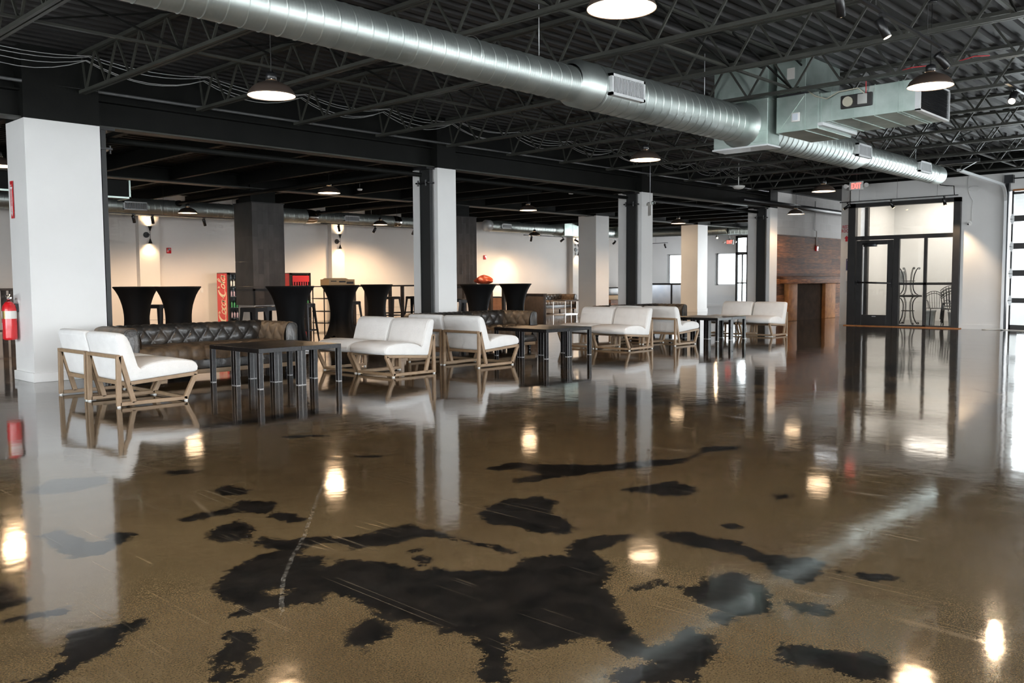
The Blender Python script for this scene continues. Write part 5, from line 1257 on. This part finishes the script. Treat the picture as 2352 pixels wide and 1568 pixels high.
for x, y, lab in ((16.6, 13.6, 'small white ceiling detector above the right-hand draped tables'), (12.4, 16.4, 'small white ceiling detector right of the side hall pendant'), (22.0, 13.4, 'small white ceiling detector between the third and fourth columns')):
    t = thing('ceiling_detector', lab, 'detector', (x, y, 3.30), 0, 'ceiling detectors'); MB().lathe([(.001,-.03),(.05,-.025),(.06,0),(.06,.01)], 20).build('detector_body', 'white_plastic', t); MB().tube([(0,0,0),(0,0,.26)], .008, 6).build('stem', 'black_metal', t)
for x, y, z, lab in ((5.72, 8.2, 3.9, 'small brass clip hanging in the joists left of the duct'), (10.3, 8.1, 3.87, 'small brass clip hanging in the joists below the duct')):
    tag(MB().tube([(x, y-.02, z), (x, y+.02, z), (x, y+.02, z-.06), (x, y-.02, z-.06), (x, y-.02, z)], .005, 5).build('hanging_clip', 'brass'), lab, 'clip')

# ------------------------------------------------------------------ fire extinguisher and its sign
t = thing('fire_extinguisher', 'red fire extinguisher hung on the side of the wide white column', 'fire extinguisher', (3.60, 11.80, .50))
MB().lathe([(.06,0),(.078,.012),(.080,.03),(.080,.37),(.070,.42),(.045,.455),(.028,.47)], 32, (0,0,0), True).build('cylinder', 'red_paint', t)
MB().lathe([(.0812,.26),(.0812,.355)], 32).build('label_band', 'pale_sign', t); 
def patch(a0, a1, z0, z1, m, nm, r=.0822):
    MB().grid(7, 2, lambda u, v: (r*math.cos(a0+(a1-a0)*u), r*math.sin(a0+(a1-a0)*u), z0+(z1-z0)*v)).build(nm, m, t)
patch(PI*1.05, PI*1.22, .26, .355, 'brass', 'yellow_label'); patch(PI*.82, PI*1.02, .13, .21, 'pale_sign', 'inspection_label')
MB().lathe([(.022,.47),(.022,.50),(.03,.505),(.03,.52)], 16, (0,0,0), True).build('valve', 'chrome', t)
MB().bar((0,.02,.53),(-.02,-.11,.565),.02,.012).bar((0,.02,.515),(-.01,-.11,.515),.02,.012).bar((0,0,.50),(0,.08,.54),.02,.012).build('handle', 'chrome', t)
MB().tube([(0,.03,.50),(.02,.09,.49),(.02,.10,.40),(.02,.095,.12)], .010, 8).build('hose', 'rubber', t)
MB().add([(-.09,.02,.39),(-.085,.10,.37),(-.09,.09,.46),(-.09,.03,.48)], [(0,1,2,3)]).build('paper_tag', 'white_plastic', t)
B(.06, .098, -.03, .03, .34, .44).build('wall_bracket', 'gun_metal', t)
t = thing('extinguisher_sign', 'narrow red and white FIRE EXTINGUISHER arrow sign on the side of the wide column', 'sign', (3.69, 11.80, 2.21))
B(-.006, 0, -.045, .045, -.23, .22).build('sign_panel', 'red_paint', t)
mb = MB().box(-.008, -.007, -.018, .018, -.16, .13); mb.add([(-.008,-.032,-.15),(-.008,.032,-.15),(-.008,0,-.21)], [(0,1,2)]); mb.box(-.008,-.007,-.03,.03,.13,.15); mb.build('arrow', 'text_white', t)
text_mb('FIRE', .032, lambda u, v: (-.0085, -u+.032, .155+v), squeeze=.8).build('lettering', 'text_white', t)
text_mb('EXTINGUISHER', .030, lambda u, v: (-.0090, -v+.010, .12-u), bold=.001, squeeze=1.0).build('lettering', 'text_red', t)

# ------------------------------------------------------------------ daylight, sky, camera
w = bpy.data.worlds.new('World'); SC.world = w; w.use_nodes = True; nt = w.node_tree
bg = nt.nodes['Background']; bg.inputs['Color'].default_value = (.93, .97, 1., 1); bg.inputs['Strength'].default_value = 4.0
DAY = (.92, .97, 1.)
for x in (-1.9, 4.1, 10.1, 16.1): area('daylight_opening', (x, -4.95, 1.62), (PI/2, 0, 0), 5.0, 3.0, 190, DAY)
for y in (-1.5, 4.0, 8.8): area('daylight_opening', (-5.45, y, 1.62), (0, -PI/2, 0), 3.0, 4.6 if y < 5 else 3.4, 200, DAY)
area('daylight_opening', (35.5, 18.3, 1.6), (0, PI/2, 0), 3.0, 2.0, 160, DAY)
area('daylight_opening', (35.5, 14.5, 1.6), (0, PI/2, 0), 2.8, 4.4, 420, DAY)
area('daylight_opening', (22.6, 3.8, 1.6), (0, PI/2, 0), 3.0, 3.0, 280, DAY)

for x, y, w in ((1.3, 2.6, 120), (2.6, 1.2, 90), (.6, 4.4, 90)): spot('added_floor_spot', (x, y, 3.4), (x+.2, y+.2, 0), w, (1., .82, .60), 1.5, .9, .04)  # unseen warm spots without fixtures, added to brighten the floor near the camera
cam = bpy.data.cameras.new('camera'); co = bpy.data.objects.new('camera', cam); COL.objects.link(co)
yaw, pitch, roll, H, f = .75397, .06849, -.006045, 1.1773, 2012.6195
F = Vector((math.cos(yaw)*math.cos(pitch), math.sin(yaw)*math.cos(pitch), -math.sin(pitch))); r = Vector((math.sin(yaw), -math.cos(yaw), 0)); u = r.cross(F)
R2 = r*math.cos(roll)+u*math.sin(roll); U2 = -r*math.sin(roll)+u*math.cos(roll)
mw = Matrix.Identity(4)
for i in range(3): mw[i][0] = R2[i]; mw[i][1] = U2[i]; mw[i][2] = -F[i]
mw[0][3], mw[1][3], mw[2][3] = 0, 0, H
co.matrix_world = mw; cam.sensor_width = 36; cam.sensor_fit = 'HORIZONTAL'; cam.lens = f*36/2352; cam.clip_end = 300
SC.camera = co
vs = SC.view_settings; vs.view_transform = 'Standard'; vs.look = 'None'; vs.exposure = 0.68; vs.gamma = 1.0; vs.use_curve_mapping = False
cy = SC.cycles; cy.use_denoising = True; cy.max_bounces = 6; cy.diffuse_bounces = 3; cy.glossy_bounces = 3; cy.use_adaptive_sampling = True; cy.adaptive_threshold = .10; cy.adaptive_min_samples = 12; cy.transparent_max_bounces = 12; cy.sample_clamp_indirect = 6; cy.caustics_reflective = False; cy.caustics_refractive = False
